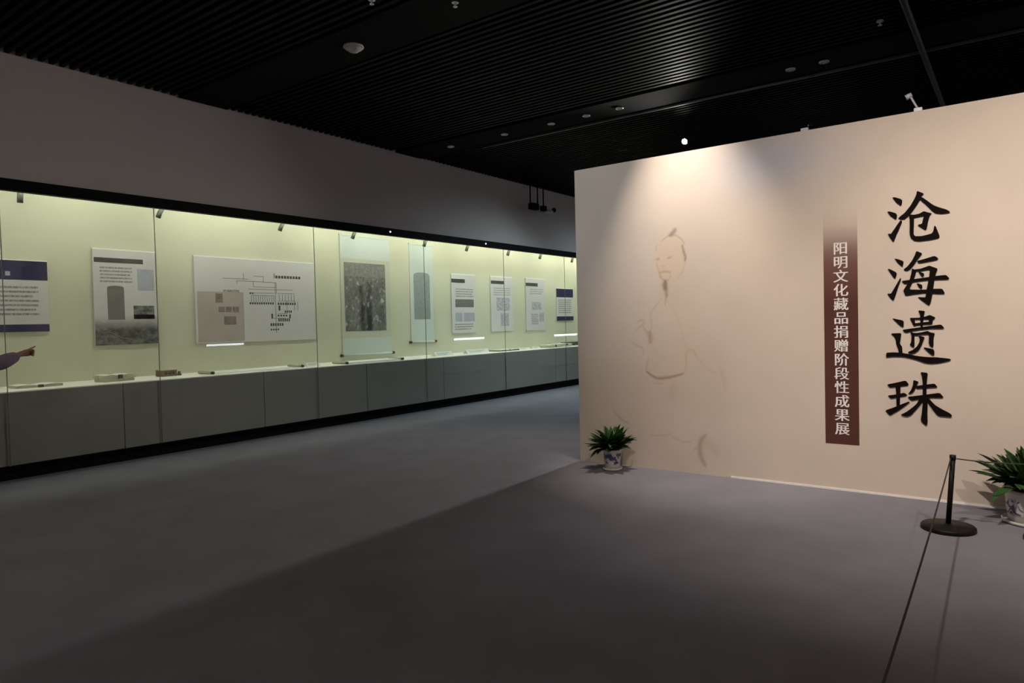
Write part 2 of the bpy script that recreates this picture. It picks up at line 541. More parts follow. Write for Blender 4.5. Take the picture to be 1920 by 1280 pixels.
for u in (0.74, 0.81, 0.84):
    vl(u, 0.50, 0.62)
hl(0.43, 0.63, 0.435); hl(0.66, 0.82, 0.50)
hl(0.66, 0.74, 0.66); hl(0.60, 0.72, 0.72)
obj('chart_lines', finish(bm, 'chart_lines'), M_GREYPRINT, p)
bm = bmesh.new()
def blob(u0, u1, v0, v1, n):
    for k in range(n):
        ua = u0 + (u1 - u0) * k / n
        a, b = UV(ua, v0); a2, b2 = UV(ua + (u1 - u0) / n * 0.62, v1)
        add_box(bm, 0.0195, 0.022, a, a2, b2, b)
blob(0.42, 0.63, 0.52, 0.545, 11); blob(0.66, 0.83, 0.52, 0.55, 8); blob(0.42, 0.46, 0.40, 0.42, 2)
blob(0.72, 0.79, 0.62, 0.65, 4); blob(0.66, 0.77, 0.72, 0.76, 6); blob(0.59, 0.71, 0.78, 0.815, 6); blob(0.59, 0.67, 0.85, 0.87, 4)
blob(0.76, 0.78, 0.67, 0.72, 1); blob(0.60, 0.62, 0.66, 0.72, 1); blob(0.665, 0.69, 0.56, 0.62, 1); blob(0.655, 0.75, 0.675, 0.695, 4)
obj('chart_names', finish(bm, 'chart_names'), M_DARKPRINT, p)['kind'] = 'stuff'

# 4 large hanging scroll with an ink rubbing
def rubbing_mat():
    m = bpy.data.materials.new('ink_rubbing')
    m.use_nodes = True
    nt = m.node_tree
    b = nt.nodes['Principled BSDF']
    b.inputs['Roughness'].default_value = 0.85
    tc = nt.nodes.new('ShaderNodeTexCoord')
    at = nt.nodes.new('ShaderNodeAttribute')
    at.attribute_name = 'ink'
    n = nt.nodes.new('ShaderNodeTexNoise')
    n.inputs['Scale'].default_value = 22
    n.inputs['Detail'].default_value = 7
    mr = nt.nodes.new('ShaderNodeMapRange')
    mr.inputs['From Min'].default_value = 0.3
    mr.inputs['From Max'].default_value = 0.7
    mr.inputs['To Min'].default_value = 0.75
    mr.inputs['To Max'].default_value = 1.2
    sc = nt.nodes.new('ShaderNodeVectorMath')
    sc.operation = 'SCALE'
    nt.links.new(tc.outputs['Object'], n.inputs['Vector'])
    nt.links.new(n.outputs['Fac'], mr.inputs['Value'])
    nt.links.new(at.outputs['Color'], sc.inputs[0])
    nt.links.new(mr.outputs['Result'], sc.inputs['Scale'])
    nt.links.new(sc.outputs[0], b.inputs['Base Color'])
    return m

def scroll(label, y0, y1, z0, z1, segs, silk):
    """segs: list of (name, z_low, z_high, inset, material)"""
    t = thing('hanging_scroll', label, 'scroll', (XB + 0.005, (y0 + y1) / 2, z0))
    w = (y1 - y0) / 2
    box('silk_mount', 0.0, 0.006, -w, w, 0.0, z1 - z0, silk, t)
    for nm, za, zb, ins, mt in segs:
        box(nm, 0.0055, 0.0085, -w + ins, w - ins, za - z0, zb - z0, mt, t)
    r = tube('roller', [(0.012, -w, 0.0), (0.012, w, 0.0)], 0.018, M_SILKW, t, 12)
    for s in (-1, 1):
        tube('roller_knob', [(0.012, s * w, 0.0), (0.012, s * (w + 0.05), 0.0)], 0.024, M_ROLLER, r, 12)
    box('top_rod', -0.002, 0.016, -w - 0.01, w + 0.01, z1 - z0 - 0.01, z1 - z0 + 0.015, M_SILKW, t)
    return t, w
S1Y0, S1Y1 = 7.70, 8.835
sc1, w = scroll('large hanging scroll with a dark ink rubbing of robed figures between white silk ends', S1Y0, S1Y1, 1.01, 3.06,
                [('upper_silk', 2.665, 3.055, 0.0, M_SILKW), ('lower_silk', 1.02, 1.30, 0.0, M_SILKW)], M_SILKG)
# the rubbing itself: mottled grey stone with a dark standing group of figures and pale characters
NY, NZ = 90, 116
yA, yB, zA, zB = 7.775 - (S1Y0 + S1Y1) / 2, 8.715 - (S1Y0 + S1Y1) / 2, 1.42 - 1.01, 2.60 - 1.01
verts, cols = [], []
for j in range(NZ + 1):
    for i in range(NY + 1):
        u, v = i / NY, 1 - j / NZ
        verts.append((0.0095, yA + (yB - yA) * u, zA + (zB - zA) * (1 - v)))
        k = 0.165 + 0.05 * noise.noise(Vector((u * 6, v * 6, 1.3)))
        if v < 0.20:
            k = 0.22 + 0.02 * noise.noise(Vector((u * 9, v * 9, 4)))
        else:
            for cx_, hw, top, amp in ((0.40, 0.075, 0.33, 0.085), (0.58, 0.09, 0.27, 0.10), (0.52, 0.17, 0.60, 0.05), (0.85, 0.13, 0.5, 0.03)):
                d = abs(u - cx_ - 0.03 * noise.noise(Vector((v * 5, cx_ * 9, 0)))) / hw
                if v > top and d < 1:
                    k -= amp * (1 - d * d)
            g = noise.noise(Vector((u * 15 + 3, v * 17, 7.7)))
            if g > 0.30 and v > 0.22:
                k += (g - 0.30) * 0.65
            g2 = noise.noise(Vector((u * 34, v * 30, 2.7)))
            k += 0.05 * g2
        k = max(k, 0.02)
        cols.append((k, k * 0.97, k * 0.87, 1.0))
faces = []
for j in range(NZ):
    for i in range(NY):
        a = j * (NY + 1) + i
        faces.append((a, a + 1, a + NY + 2, a + NY + 1))
me = bpy.data.meshes.new('ink_rubbing')
me.from_pydata(verts, [], faces)
ca = me.color_attributes.new('ink', 'FLOAT_COLOR', 'POINT')
for i, c in enumerate(cols):
    ca.data[i].color = c
obj('ink_rubbing', me, rubbing_mat(), sc1)

# 5 narrow hanging scroll with an arched grey rubbing
sc2, w = scroll('narrow white hanging scroll with an arched grey stone rubbing', 9.345, 9.98, 1.178, 3.03, [], M_SILKW)
bm = bmesh.new()
pts = [(-0.218, 1.608 - 1.178), (0.222, 1.608 - 1.178)]
for k in range(13):
    a = math.pi * k / 12
    pts.append((0.002 + 0.22 * math.cos(a), 2.42 - 1.178 + 0.085 * math.sin(a) ** 0.55))
f1 = [bm.verts.new((0.0085, a, b)) for a, b in pts]
f0 = [bm.verts.new((0.0055, a, b)) for a, b in pts]
bm.faces.new(f1)
for k in range(len(pts)):
    bm.faces.new((f1[k], f1[(k + 1) % len(pts)], f0[(k + 1) % len(pts)], f0[k]))
obj('stone_rubbing', finish(bm, 'stone_rubbing'), M_STONE, sc2)

# 6..8 three narrow grey panels
p = board('text_panel', 'grey text panel with a tan block of columns, just right of the narrow scroll', 10.51, 11.262, 1.31, 2.51)
patch(p, 'title_bar', 0.0, 0.56, 0.075, 0.14, M_DARKPRINT)
textrows(p, 'text_block', 0.16, 0.93, 0.24, 0.40, 4)
patch(p, 'tan_picture', 0.14, 0.92, 0.42, 0.555, M_GREYPRINT)
patch(p, 'grey_picture', 0.14, 0.42, 0.65, 0.80, M_PALEBLUE)
patch(p, 'blue_picture', 0.48, 0.95, 0.65, 0.80, M_PALEBLUE)
textrows(p, 'text_block', 0.10, 0.9, 0.84, 0.96, 3)
p = board('text_panel', 'grey text panel with mottled blue pictures, between two other narrow grey panels', 11.79, 12.59, 1.315, 2.512)
patch(p, 'title_bar', 0.02, 0.60, 0.07, 0.13, M_DARKPRINT)
textrows(p, 'text_block', 0.12, 0.9, 0.2, 0.36, 4, 0.3)
M_MOT = photo_mat('mottled_photo', (0.28, 0.29, 0.33), (0.55, 0.54, 0.53), 14)
patch(p, 'mottled_picture', 0.25, 0.85, 0.38, 0.62, M_MOT)
patch(p, 'mottled_picture', 0.42, 0.80, 0.66, 0.90, M_MOT)
p = board('text_panel', 'grey text panel with small blue pictures, next to the far navy banded panel', 13.115, 13.908, 1.308, 2.52)
patch(p, 'title_bar', 0.0, 0.62, 0.08, 0.145, M_DARKPRINT)
textrows(p, 'text_block', 0.2, 0.9, 0.2, 0.32, 3, 0.3)
patch(p, 'mottled_picture', 0.30, 0.78, 0.45, 0.60, M_MOT)
textrows(p, 'text_block', 0.25, 0.62, 0.68, 0.9, 6)
patch(p, 'mottled_picture', 0.68, 0.92, 0.66, 0.83, M_MOT)
# 9 far navy panel
p = board('text_panel', 'small white panel with navy bands at the far end of the showcase', 14.42, 15.207, 1.527, 2.32)
patch(p, 'navy_band', 0, 1, 0.0, 0.27, M_NAVY)
patch(p, 'navy_foot', 0, 1, 0.87, 1.0, M_NAVY)
textrows(p, 'text_block', 0.1, 0.9, 0.34, 0.80, 7)

# ------------------------------------------------------------------ exhibits lying on the deck
ZD = 0.916
def open_book(label, y0, y1, x, thick, depth=0.30, group='exhibits on the showcase deck', rest=0.0, edge=None):
    t = thing('open_book', label, 'book', (x, (y0 + y1) / 2, ZD), group)
    hw = (y1 - y0) / 2
    for s in (-1, 1):
        bm = bmesh.new()
        n_ = 8
        top, bot = [], []
        for i in range(n_ + 1):
            u = i / n_
            zt = thick * (0.45 + 0.55 * math.sin(min(1, u * 1.25) * math.pi * 0.62)) * (1 - 0.25 * u)
            top.append((s * hw * u, rest + zt))
            bot.append((s * hw * u, rest))
        for d in range(n_):
            for zz in (0, 1):
                pass
        va = [[bm.verts.new((xx, a, b)) for a, b in top] for xx in (-depth / 2, depth / 2)]
        vb = [[bm.verts.new((xx, a, b)) for a, b in bot] for xx in (-depth / 2, depth / 2)]
        for i in range(n_):
            bm.faces.new((va[0][i], va[0][i + 1], va[1][i + 1], va[1][i]))
            bm.faces.new((vb[0][i], vb[1][i], vb[1][i + 1], vb[0][i + 1]))
            bm.faces.new((va[1][i], va[1][i + 1], vb[1][i + 1], vb[1][i]))
            bm.faces.new((va[0][i], vb[0][i], vb[0][i + 1], va[0][i + 1]))
        bm.faces.new((va[0][n_], vb[0][n_], vb[1][n_], va[1][n_]))
        bm.faces.new((va[0][0], va[1][0], vb[1][0], vb[0][0]))
        me_ = finish(bm, 'page_block')
        me_.materials.append(M_BOOKEDGE if edge is None else edge)
        me_.materials.append(M_PAPERW)
        for pl in me_.polygons:
            if pl.normal.z > 0.5:
                pl.material_index = 1
        obj('page_block', me_, None, t)
    box('page_clip', depth / 2 - 0.005, depth / 2 + 0.02, -0.025, 0.025, rest, rest + thick * 0.8, M_ROLLER, t, 0.003)
    if rest:
        box('book_rest', -depth / 2, depth / 2, -hw * 0.92, hw * 0.92, 0, rest, M_BOOKEDGE, t, 0.004)
    return t

open_book('flat open book with a dark clip on the showcase deck, nearest the pointing hand', 2.80, 3.24, -8.84, 0.038)
open_book('thick open book raised on a rest below the townscape panel', 3.66, 4.02, -8.80, 0.055, rest=0.035)
t = thing('wooden_box', 'small brown wooden box with dark front slots on the deck left of the wide chart', 'box', (-8.92, 4.53, ZD), 'exhibits on the showcase deck')
box('body', -0.08, 0.08, -0.10, 0.10, 0, 0.075, M_WOOD, t, 0.004)
box('lid', -0.085, 0.085, -0.105, 0.105, 0.0755, 0.088, M_BOOKEDGE, t, 0.003)
for k in range(3):
    box('slot', 0.0795, 0.083, -0.06 + k * 0.05, -0.028 + k * 0.05, 0.025, 0.05, M_ROLLER, t)
t = thing('seal_stamp', 'tiny round brown seal beside the small wooden box', 'seal', (-8.88, 4.68, ZD), 'exhibits on the showcase deck')
lathe('stamp_body', [(0.026, 0), (0.027, 0.02), (0.016, 0.032), (0.02, 0.045), (0.012, 0.055)], M_WOOD, t, 16)

def long_scroll(label, y0, y1, x, depth=0.32, thick=0.006):
    t = thing('hand_scroll', label, 'scroll', (x, (y0 + y1) / 2, ZD), 'exhibits on the showcase deck')
    hw = (y1 - y0) / 2
    box('paper', -depth / 2, depth / 2, -hw, hw, 0, thick, M_PAPERW, t)
    for s in (-1, 1):
        r = tube('rolled_end', [(-depth / 2, s * hw, 0.02), (depth / 2, s * hw, 0.02)], 0.02, M_BOOKEDGE, t, 12)
        tube('roller_knob', [(depth / 2, s * hw, 0.02), (depth / 2 + 0.03, s * hw, 0.02)], 0.022, M_ROLLER, r, 10)
    return t
long_scroll('long hand scroll unrolled below the wide family tree panel', 4.95, 6.36, -8.72)
long_scroll('long hand scroll unrolled below the large hanging scroll', 7.10, 8.30, -8.60, 0.32, 0.022)

def card(label, y0, y1, x, h, tilt=0.06):
    t = thing('caption_card', label, 'card', (x, (y0 + y1) / 2, ZD), 'white cards on the showcase deck')
    hw = (y1 - y0) / 2
    bm = bmesh.new()
    vs_ = [(-tilt, -hw, h), (-tilt, hw, h), (0, -hw, 0), (0, hw, 0), (-tilt * 2.2, -hw, 0), (-tilt * 2.2, hw, 0)]
    vv = [bm.verts.new(q) for q in vs_]
    for f in ((0, 2, 3, 1), (0, 1, 5, 4), (2, 4, 5, 3), (0, 4, 2), (1, 3, 5)):
        bm.faces.new([vv[k] for k in f])
    obj('card_body', finish(bm, 'card_body'), M_PAPERW, t)
    bm = bmesh.new()
    for k in range(3):
        a0 = 0.75 - k * 0.22
        q = [(-tilt * a0 + 0.001, -hw * 0.8, h * a0), (-tilt * a0 + 0.001, hw * (0.7 - 0.2 * k), h * a0),
             (-tilt * (a0 - 0.08) + 0.001, hw * (0.7 - 0.2 * k), h * (a0 - 0.08)), (-tilt * (a0 - 0.08) + 0.001, -hw * 0.8, h * (a0 - 0.08))]
        bm.faces.new([bm.verts.new(z) for z in q])
    obj('card_text', finish(bm, 'card_text'), M_TEXT, t)
    return t
card('small white caption card right of the first unrolled hand scroll', 6.50, 6.74, -8.60, 0.055)
card('white caption card on the deck just right of the narrow scroll', 9.35, 9.83, -8.62, 0.075)
card('white caption card below the grey panel with a tan block', 10.30, 10.98, -8.66, 0.075)
open_book('dark flat open book on the deck below the middle narrow panel', 11.22, 11.92, -8.74, 0.035, edge=M_WOOD)
card('white caption card right of the dark open book', 12.05, 12.4, -8.66, 0.035)
card('white caption card left of the far green-edged books', 12.55, 12.85, -8.66, 0.035)
open_book('open book with green edges near the far end of the deck', 13.0, 13.45, -8.66, 0.05, rest=0.02)
open_book('open book with green edges at the far end, beside the dark case', 13.55, 14.0, -8.70, 0.05, rest=0.03)
t = thing('document_case', 'dark flat document case at the far end of the deck', 'box', (-8.85, 14.75, ZD), 'exhibits on the showcase deck')
box('body', -0.2, 0.2, -0.45, 0.45, 0, 0.05, M_LAMPGREY, t, 0.006)
box('lid', -0.205, 0.205, -0.455, 0.455, 0.051, 0.075, M_DARKPRINT, t, 0.006)

# ------------------------------------------------------------------ the title wall
XL, XR, HW = -3.815, 2.6, 3.10
tw = thing('title_wall', 'beige freestanding title wall printed with a faint robed figure and large black characters', 'partition', (XL, YP, 0))
def tpart(o):
    o.parent = tw
    o.matrix_parent_inverse = Matrix.Translation((-XL, -YP, 0))
    return o
tpart(box('wall_core', XL, XR, YP + 0.004, YP + 0.30, 0.0, HW, M_WALLSIDE))
tpart(box('base_edge', -2.18, XR, YP - 0.006, YP + 0.004, 0.0, 0.016, M_WHITETRIM))

PORTRAIT = {'topknot':[(-2.748,2.316),(-2.715,2.339),(-2.692,2.367)],
'hairline':[(-2.839,2.267),(-2.771,2.307),(-2.693,2.311),(-2.629,2.263),(-2.603,2.215)],
'sidehair':[(-2.624,2.207),(-2.609,2.144),(-2.594,2.091),(-2.600,2.056)],
'sidehairL':[(-2.890,2.229),(-2.897,2.177)],
'eyeL':[(-2.893,2.093),(-2.864,2.096)],
'eyeR':[(-2.775,2.094),(-2.736,2.107)],
'mouth':[(-2.867,1.959),(-2.805,1.966),(-2.750,1.957)],
'whiskL':[(-2.845,1.953),(-2.857,1.917),(-2.835,1.879)],
'whiskR':[(-2.761,1.948),(-2.750,1.916),(-2.773,1.875)],
'nose':[(-2.838,2.026),(-2.810,2.013)],
'chin':[(-2.868,1.933),(-2.812,1.883),(-2.768,1.885)],
'jaw':[(-2.893,2.072),(-2.878,1.992),(-2.845,1.911)],
'jawR':[(-2.600,2.040),(-2.623,1.960),(-2.679,1.891)],
'beard':[(-2.807,1.872),(-2.813,1.830),(-2.808,1.793)],
'beard2':[(-2.796,1.856),(-2.797,1.777),(-2.793,1.719)],
'beard3':[(-2.792,1.777),(-2.805,1.699),(-2.811,1.636)],
'shoulderL':[(-2.849,1.701),(-2.919,1.624),(-2.967,1.546),(-2.957,1.429),(-2.995,1.280)],
'frill':[(-3.114,1.474),(-3.066,1.495),(-3.038,1.467),(-3.085,1.431),(-3.133,1.388)],
'frill2':[(-3.056,1.430),(-3.016,1.376),(-2.983,1.312)],
'frill3':[(-3.183,1.280),(-3.125,1.237),(-3.066,1.215),(-3.056,1.161)],
'dark':[(-2.981,1.376),(-2.971,1.311),(-2.978,1.269)],
'robeL':[(-2.998,1.119),(-3.024,1.011),(-2.996,0.958)],
'collar':[(-3.019,0.974),(-2.956,0.933),(-2.899,0.913),(-2.808,0.921),(-2.708,0.944),(-2.636,0.967)],
'collarR':[(-2.619,0.988),(-2.602,1.071),(-2.606,1.154),(-2.572,1.196),(-2.530,1.191),(-2.499,1.135)],
'sleeve':[(-2.793,1.698),(-2.729,1.592),(-2.660,1.434),(-2.610,1.227)],
'fold1':[(-2.934,0.864),(-2.854,0.861)],
'fold2':[(-2.742,0.860),(-2.755,0.780),(-2.745,0.712)],
'fold3':[(-2.272,1.026),(-2.233,0.917),(-2.229,0.827)],
'robeO':[(-2.499,1.135),(-2.401,1.024),(-2.298,0.975)],
'low1':[(-2.991,0.341),(-2.876,0.344),(-2.774,0.368)],
'low2':[(-2.752,0.343),(-2.654,0.299),(-2.567,0.311)],
'tie':[(-2.427,0.379),(-2.470,0.324),(-2.482,0.226),(-2.463,0.150),(-2.432,0.092)],
'tie2':[(-2.449,0.347),(-2.376,0.286),(-2.310,0.216)],
'bough':[(-3.400,0.554),(-3.364,0.523),(-3.297,0.466),(-3.237,0.448)],
'branchtop':[(-2.547,0.220),(-2.519,0.258)]}
INK, BRN, OCH = (0.17, 0.11, 0.075), (0.32, 0.18, 0.10), (0.44, 0.32, 0.17)
PSTYLE = [('topknot', 0.024, INK, 0.60), ('hairline', 0.010, BRN, 0.40), ('sidehair', 0.014, INK, 0.60), ('sidehairL', 0.009, BRN, 0.25), ('eyeL', 0.011, BRN, 0.5), ('eyeR', 0.010, BRN, 0.5),
          ('mouth', 0.012, BRN, 0.38), ('whiskL', 0.009, BRN, 0.14), ('whiskR', 0.009, BRN, 0.14), ('nose', 0.008, BRN, 0.25), ('chin', 0.009, BRN, 0.35), ('jaw', 0.008, BRN, 0.25), ('jawR', 0.010, OCH, 0.25), ('beard', 0.026, INK, 0.70), ('beard2', 0.020, BRN, 0.60), ('beard3', 0.012, OCH, 0.45),
          ('shoulderL', 0.010, OCH, 0.30), ('frill', 0.011, BRN, 0.28), ('frill2', 0.012, BRN, 0.30), ('frill3', 0.012, OCH, 0.35), ('dark', 0.028, BRN, 0.48), ('robeL', 0.012, OCH, 0.35), ('collar', 0.016, BRN, 0.70),
          ('collarR', 0.014, OCH, 0.30), ('sleeve', 0.010, OCH, 0.15), ('fold1', 0.009, BRN, 0.22), ('fold2', 0.035, BRN, 0.13), ('fold3', 0.020, OCH, 0.20), ('robeO', 0.012, OCH, 0.18), ('low1', 0.010, BRN, 0.25),
          ('low2', 0.010, BRN, 0.22), ('tie', 0.026, BRN, 0.50), ('tie2', 0.045, OCH, 0.20), ('bough', 0.014, BRN, 0.30), ('branchtop', 0.008, BRN, 0.20)]

def frange(a, b, s):
    n_ = max(1, round((b - a) / s))
    return [a + (b - a) * k / n_ for k in range(n_)]
xs = frange(XL, -3.45, 0.04) + frange(-3.45, -2.15, 0.0075) + frange(-2.15, XR, 0.05) + [XR]
zs = frange(0, 2.46, 0.0085) + frange(2.46, HW, 0.04) + [HW]
PAPER = Vector((0.63, 0.535, 0.45))
nx, nz = len(xs), len(zs)
import numpy as np
GX, GZ = np.meshgrid(np.array(xs), np.array(zs))
C3 = np.ones((nz, nx, 3)) * np.array(PAPER)
def tint(mask, col):
    global C3
    m3 = mask[..., None]
    C3 = C3 * (1 - m3) + np.array(col) * m3
def ell(cx_, cz, rx, rz, soft):
    d = np.sqrt(((GX - cx_) / rx) ** 2 + ((GZ - cz) / rz) ** 2)
    return np.clip((1 - d) / soft + 0.5, 0, 1)
# soft blue-grey patch in the face colour near the top
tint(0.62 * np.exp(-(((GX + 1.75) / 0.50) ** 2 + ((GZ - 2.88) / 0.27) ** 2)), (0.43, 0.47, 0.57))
# the faint seated figure
tint(0.42 * ell(-2.747, 2.085, 0.165, 0.215, 0.35), (0.66, 0.50, 0.33))
tint(0.16 * ell(-2.76, 1.45, 0.30, 0.50, 0.6), (0.62, 0.50, 0.33))
tint(0.12 * ell(-2.62, 0.9, 0.45, 0.40, 0.8), (0.62, 0.48, 0.33))
def stroke(pts, r, col, a):
    m = np.zeros_like(GX)
    pp = [np.array(q) for q in pts]
    # smooth the line
    out = []
    for i in range(len(pp) - 1):
        p0 = pp[max(i - 1, 0)]; p1 = pp[i]; p2 = pp[i + 1]; p3 = pp[min(i + 2, len(pp) - 1)]
        for k in range(6):
            s = k / 6
            out.append(0.5 * ((2 * p1) + (-p0 + p2) * s + (2 * p0 - 5 * p1 + 4 * p2 - p3) * s * s + (-p0 + 3 * p1 - 3 * p2 + p3) * s ** 3))
    out.append(pp[-1])
    L_ = len(out) - 1
    for i in range(L_):
        a0, b0 = out[i], out[i + 1]
        d = b0 - a0
        l2 = max(d @ d, 1e-9)
        tt = np.clip(((GX - a0[0]) * d[0] + (GZ - a0[1]) * d[1]) / l2, 0, 1)
        dist = np.sqrt((GX - a0[0] - tt * d[0]) ** 2 + (GZ - a0[1] - tt * d[1]) ** 2)
        taper = 0.55 + 0.45 * math.sin(math.pi * (i + 0.5) / L_)
        m = np.maximum(m, np.exp(-(dist / (r * taper)) ** 2))
    tint(m * a, col)
for nm, r_, c_, a_ in PSTYLE:
    stroke(PORTRAIT[nm], r_, c_, a_)
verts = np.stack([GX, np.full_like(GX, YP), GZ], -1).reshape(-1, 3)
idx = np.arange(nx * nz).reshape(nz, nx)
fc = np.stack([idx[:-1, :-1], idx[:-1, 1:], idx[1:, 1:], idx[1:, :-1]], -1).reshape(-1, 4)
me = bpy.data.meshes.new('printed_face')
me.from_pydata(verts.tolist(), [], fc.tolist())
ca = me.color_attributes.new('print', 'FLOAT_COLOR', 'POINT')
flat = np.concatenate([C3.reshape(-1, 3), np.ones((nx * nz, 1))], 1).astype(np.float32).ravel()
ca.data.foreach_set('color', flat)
def print_mat():
    m = bpy.data.materials.new('printed_backdrop')
    m.use_nodes = True
    nt = m.node_tree
    b = nt.nodes['Principled BSDF']
    b.inputs['Roughness'].default_value = 0.75
    b.inputs['Specular IOR Level'].default_value = 0.25
    at = nt.nodes.new('ShaderNodeAttribute')
    at.attribute_name = 'print'
    tc = nt.nodes.new('ShaderNodeTexCoord')
    n = nt.nodes.new('ShaderNodeTexNoise')
    n.inputs['Scale'].default_value = 1.4
    n.inputs['Detail'].default_value = 5
    mr = nt.nodes.new('ShaderNodeMapRange')
    mr.inputs['From Min'].default_value = 0.3
    mr.inputs['From Max'].default_value = 0.7
    mr.inputs['To Min'].default_value = 0.95
    mr.inputs['To Max'].default_value = 1.05
    sc = nt.nodes.new('ShaderNodeVectorMath')
    sc.operation = 'SCALE'
    nt.links.new(tc.outputs['Object'], n.inputs['Vector'])
    nt.links.new(n.outputs['Fac'], mr.inputs['Value'])
    nt.links.new(at.outputs['Color'], sc.inputs[0])
    nt.links.new(mr.outputs['Result'], sc.inputs['Scale'])
    nt.links.new(sc.outputs[0], b.inputs['Base Color'])
    return m
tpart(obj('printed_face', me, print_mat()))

# the reddish brown band that fades out at its top
def band_mat():
    m = bpy.data.materials.new('fading_brown_band')
    m.use_nodes = True
    nt = m.node_tree
    b = nt.nodes['Principled BSDF']
    out = nt.nodes['Material Output']
    b.inputs['Base Color'].default_value = (0.088, 0.030, 0.023, 1)
    b.inputs['Roughness'].default_value = 0.7
    b.inputs['Specular IOR Level'].default_value = 0.25
    tc = nt.nodes.new('ShaderNodeTexCoord')
    sx = nt.nodes.new('ShaderNodeSeparateXYZ')
    nt.links.new(tc.outputs['Object'], sx.inputs[0])
    r = nt.nodes.new('ShaderNodeMapRange')
    r.inputs['From Min'].default_value = 1.50
    r.inputs['From Max'].default_value = 2.40
    nt.links.new(sx.outputs['Z'], r.inputs['Value'])
    cr = nt.nodes.new('ShaderNodeValToRGB')
    els = cr.color_ramp.elements
    els[0].position = 0.0; els[0].color = (0, 0, 0, 1)
    els[1].position = 1.0; els[1].color = (1, 1, 1, 1)
    for p_, v_ in ((0.25, 0.04), (0.45, 0.17), (0.60, 0.40), (0.72, 0.70), (0.84, 0.91)):
        e = els.new(p_); e.color = (v_, v_, v_, 1)
    nt.links.new(r.outputs['Result'], cr.inputs[0])
    cc = nt.nodes.new('ShaderNodeValToRGB')            # the print itself turns paler towards the top
    cc.color_ramp.elements[0].position = 0.1
    cc.color_ramp.elements[0].color = (0.088, 0.030, 0.023, 1)
    cc.color_ramp.elements[1].position = 0.8
    cc.color_ramp.elements[1].color = (0.26, 0.11, 0.085, 1)
    nt.links.new(r.outputs['Result'], cc.inputs[0])
    nt.links.new(cc.outputs[0], b.inputs['Base Color'])
    tr = nt.nodes.new('ShaderNodeBsdfTransparent')
    mx = nt.nodes.new('ShaderNodeMixShader')
    nt.links.new(cr.outputs[0], mx.inputs[0])
    nt.links.new(b.outputs[0], mx.inputs[1])
    nt.links.new(tr.outputs[0], mx.inputs[2])
    nt.links.new(mx.outputs[0], out.inputs[0])
    return m
bm = bmesh.new()
q = [bm.verts.new(c) for c in ((-1.354, YP - 0.0015, 0.398), (-1.089, YP - 0.0015, 0.398), (-1.089, YP - 0.0015, 2.42), (-1.354, YP - 0.0015, 2.42))]
bm.faces.new(q)
tpart(obj('subtitle_band', finish(bm, 'subtitle_band'), band_mat()))['label'] = 'reddish brown vertical band fading out at its top'

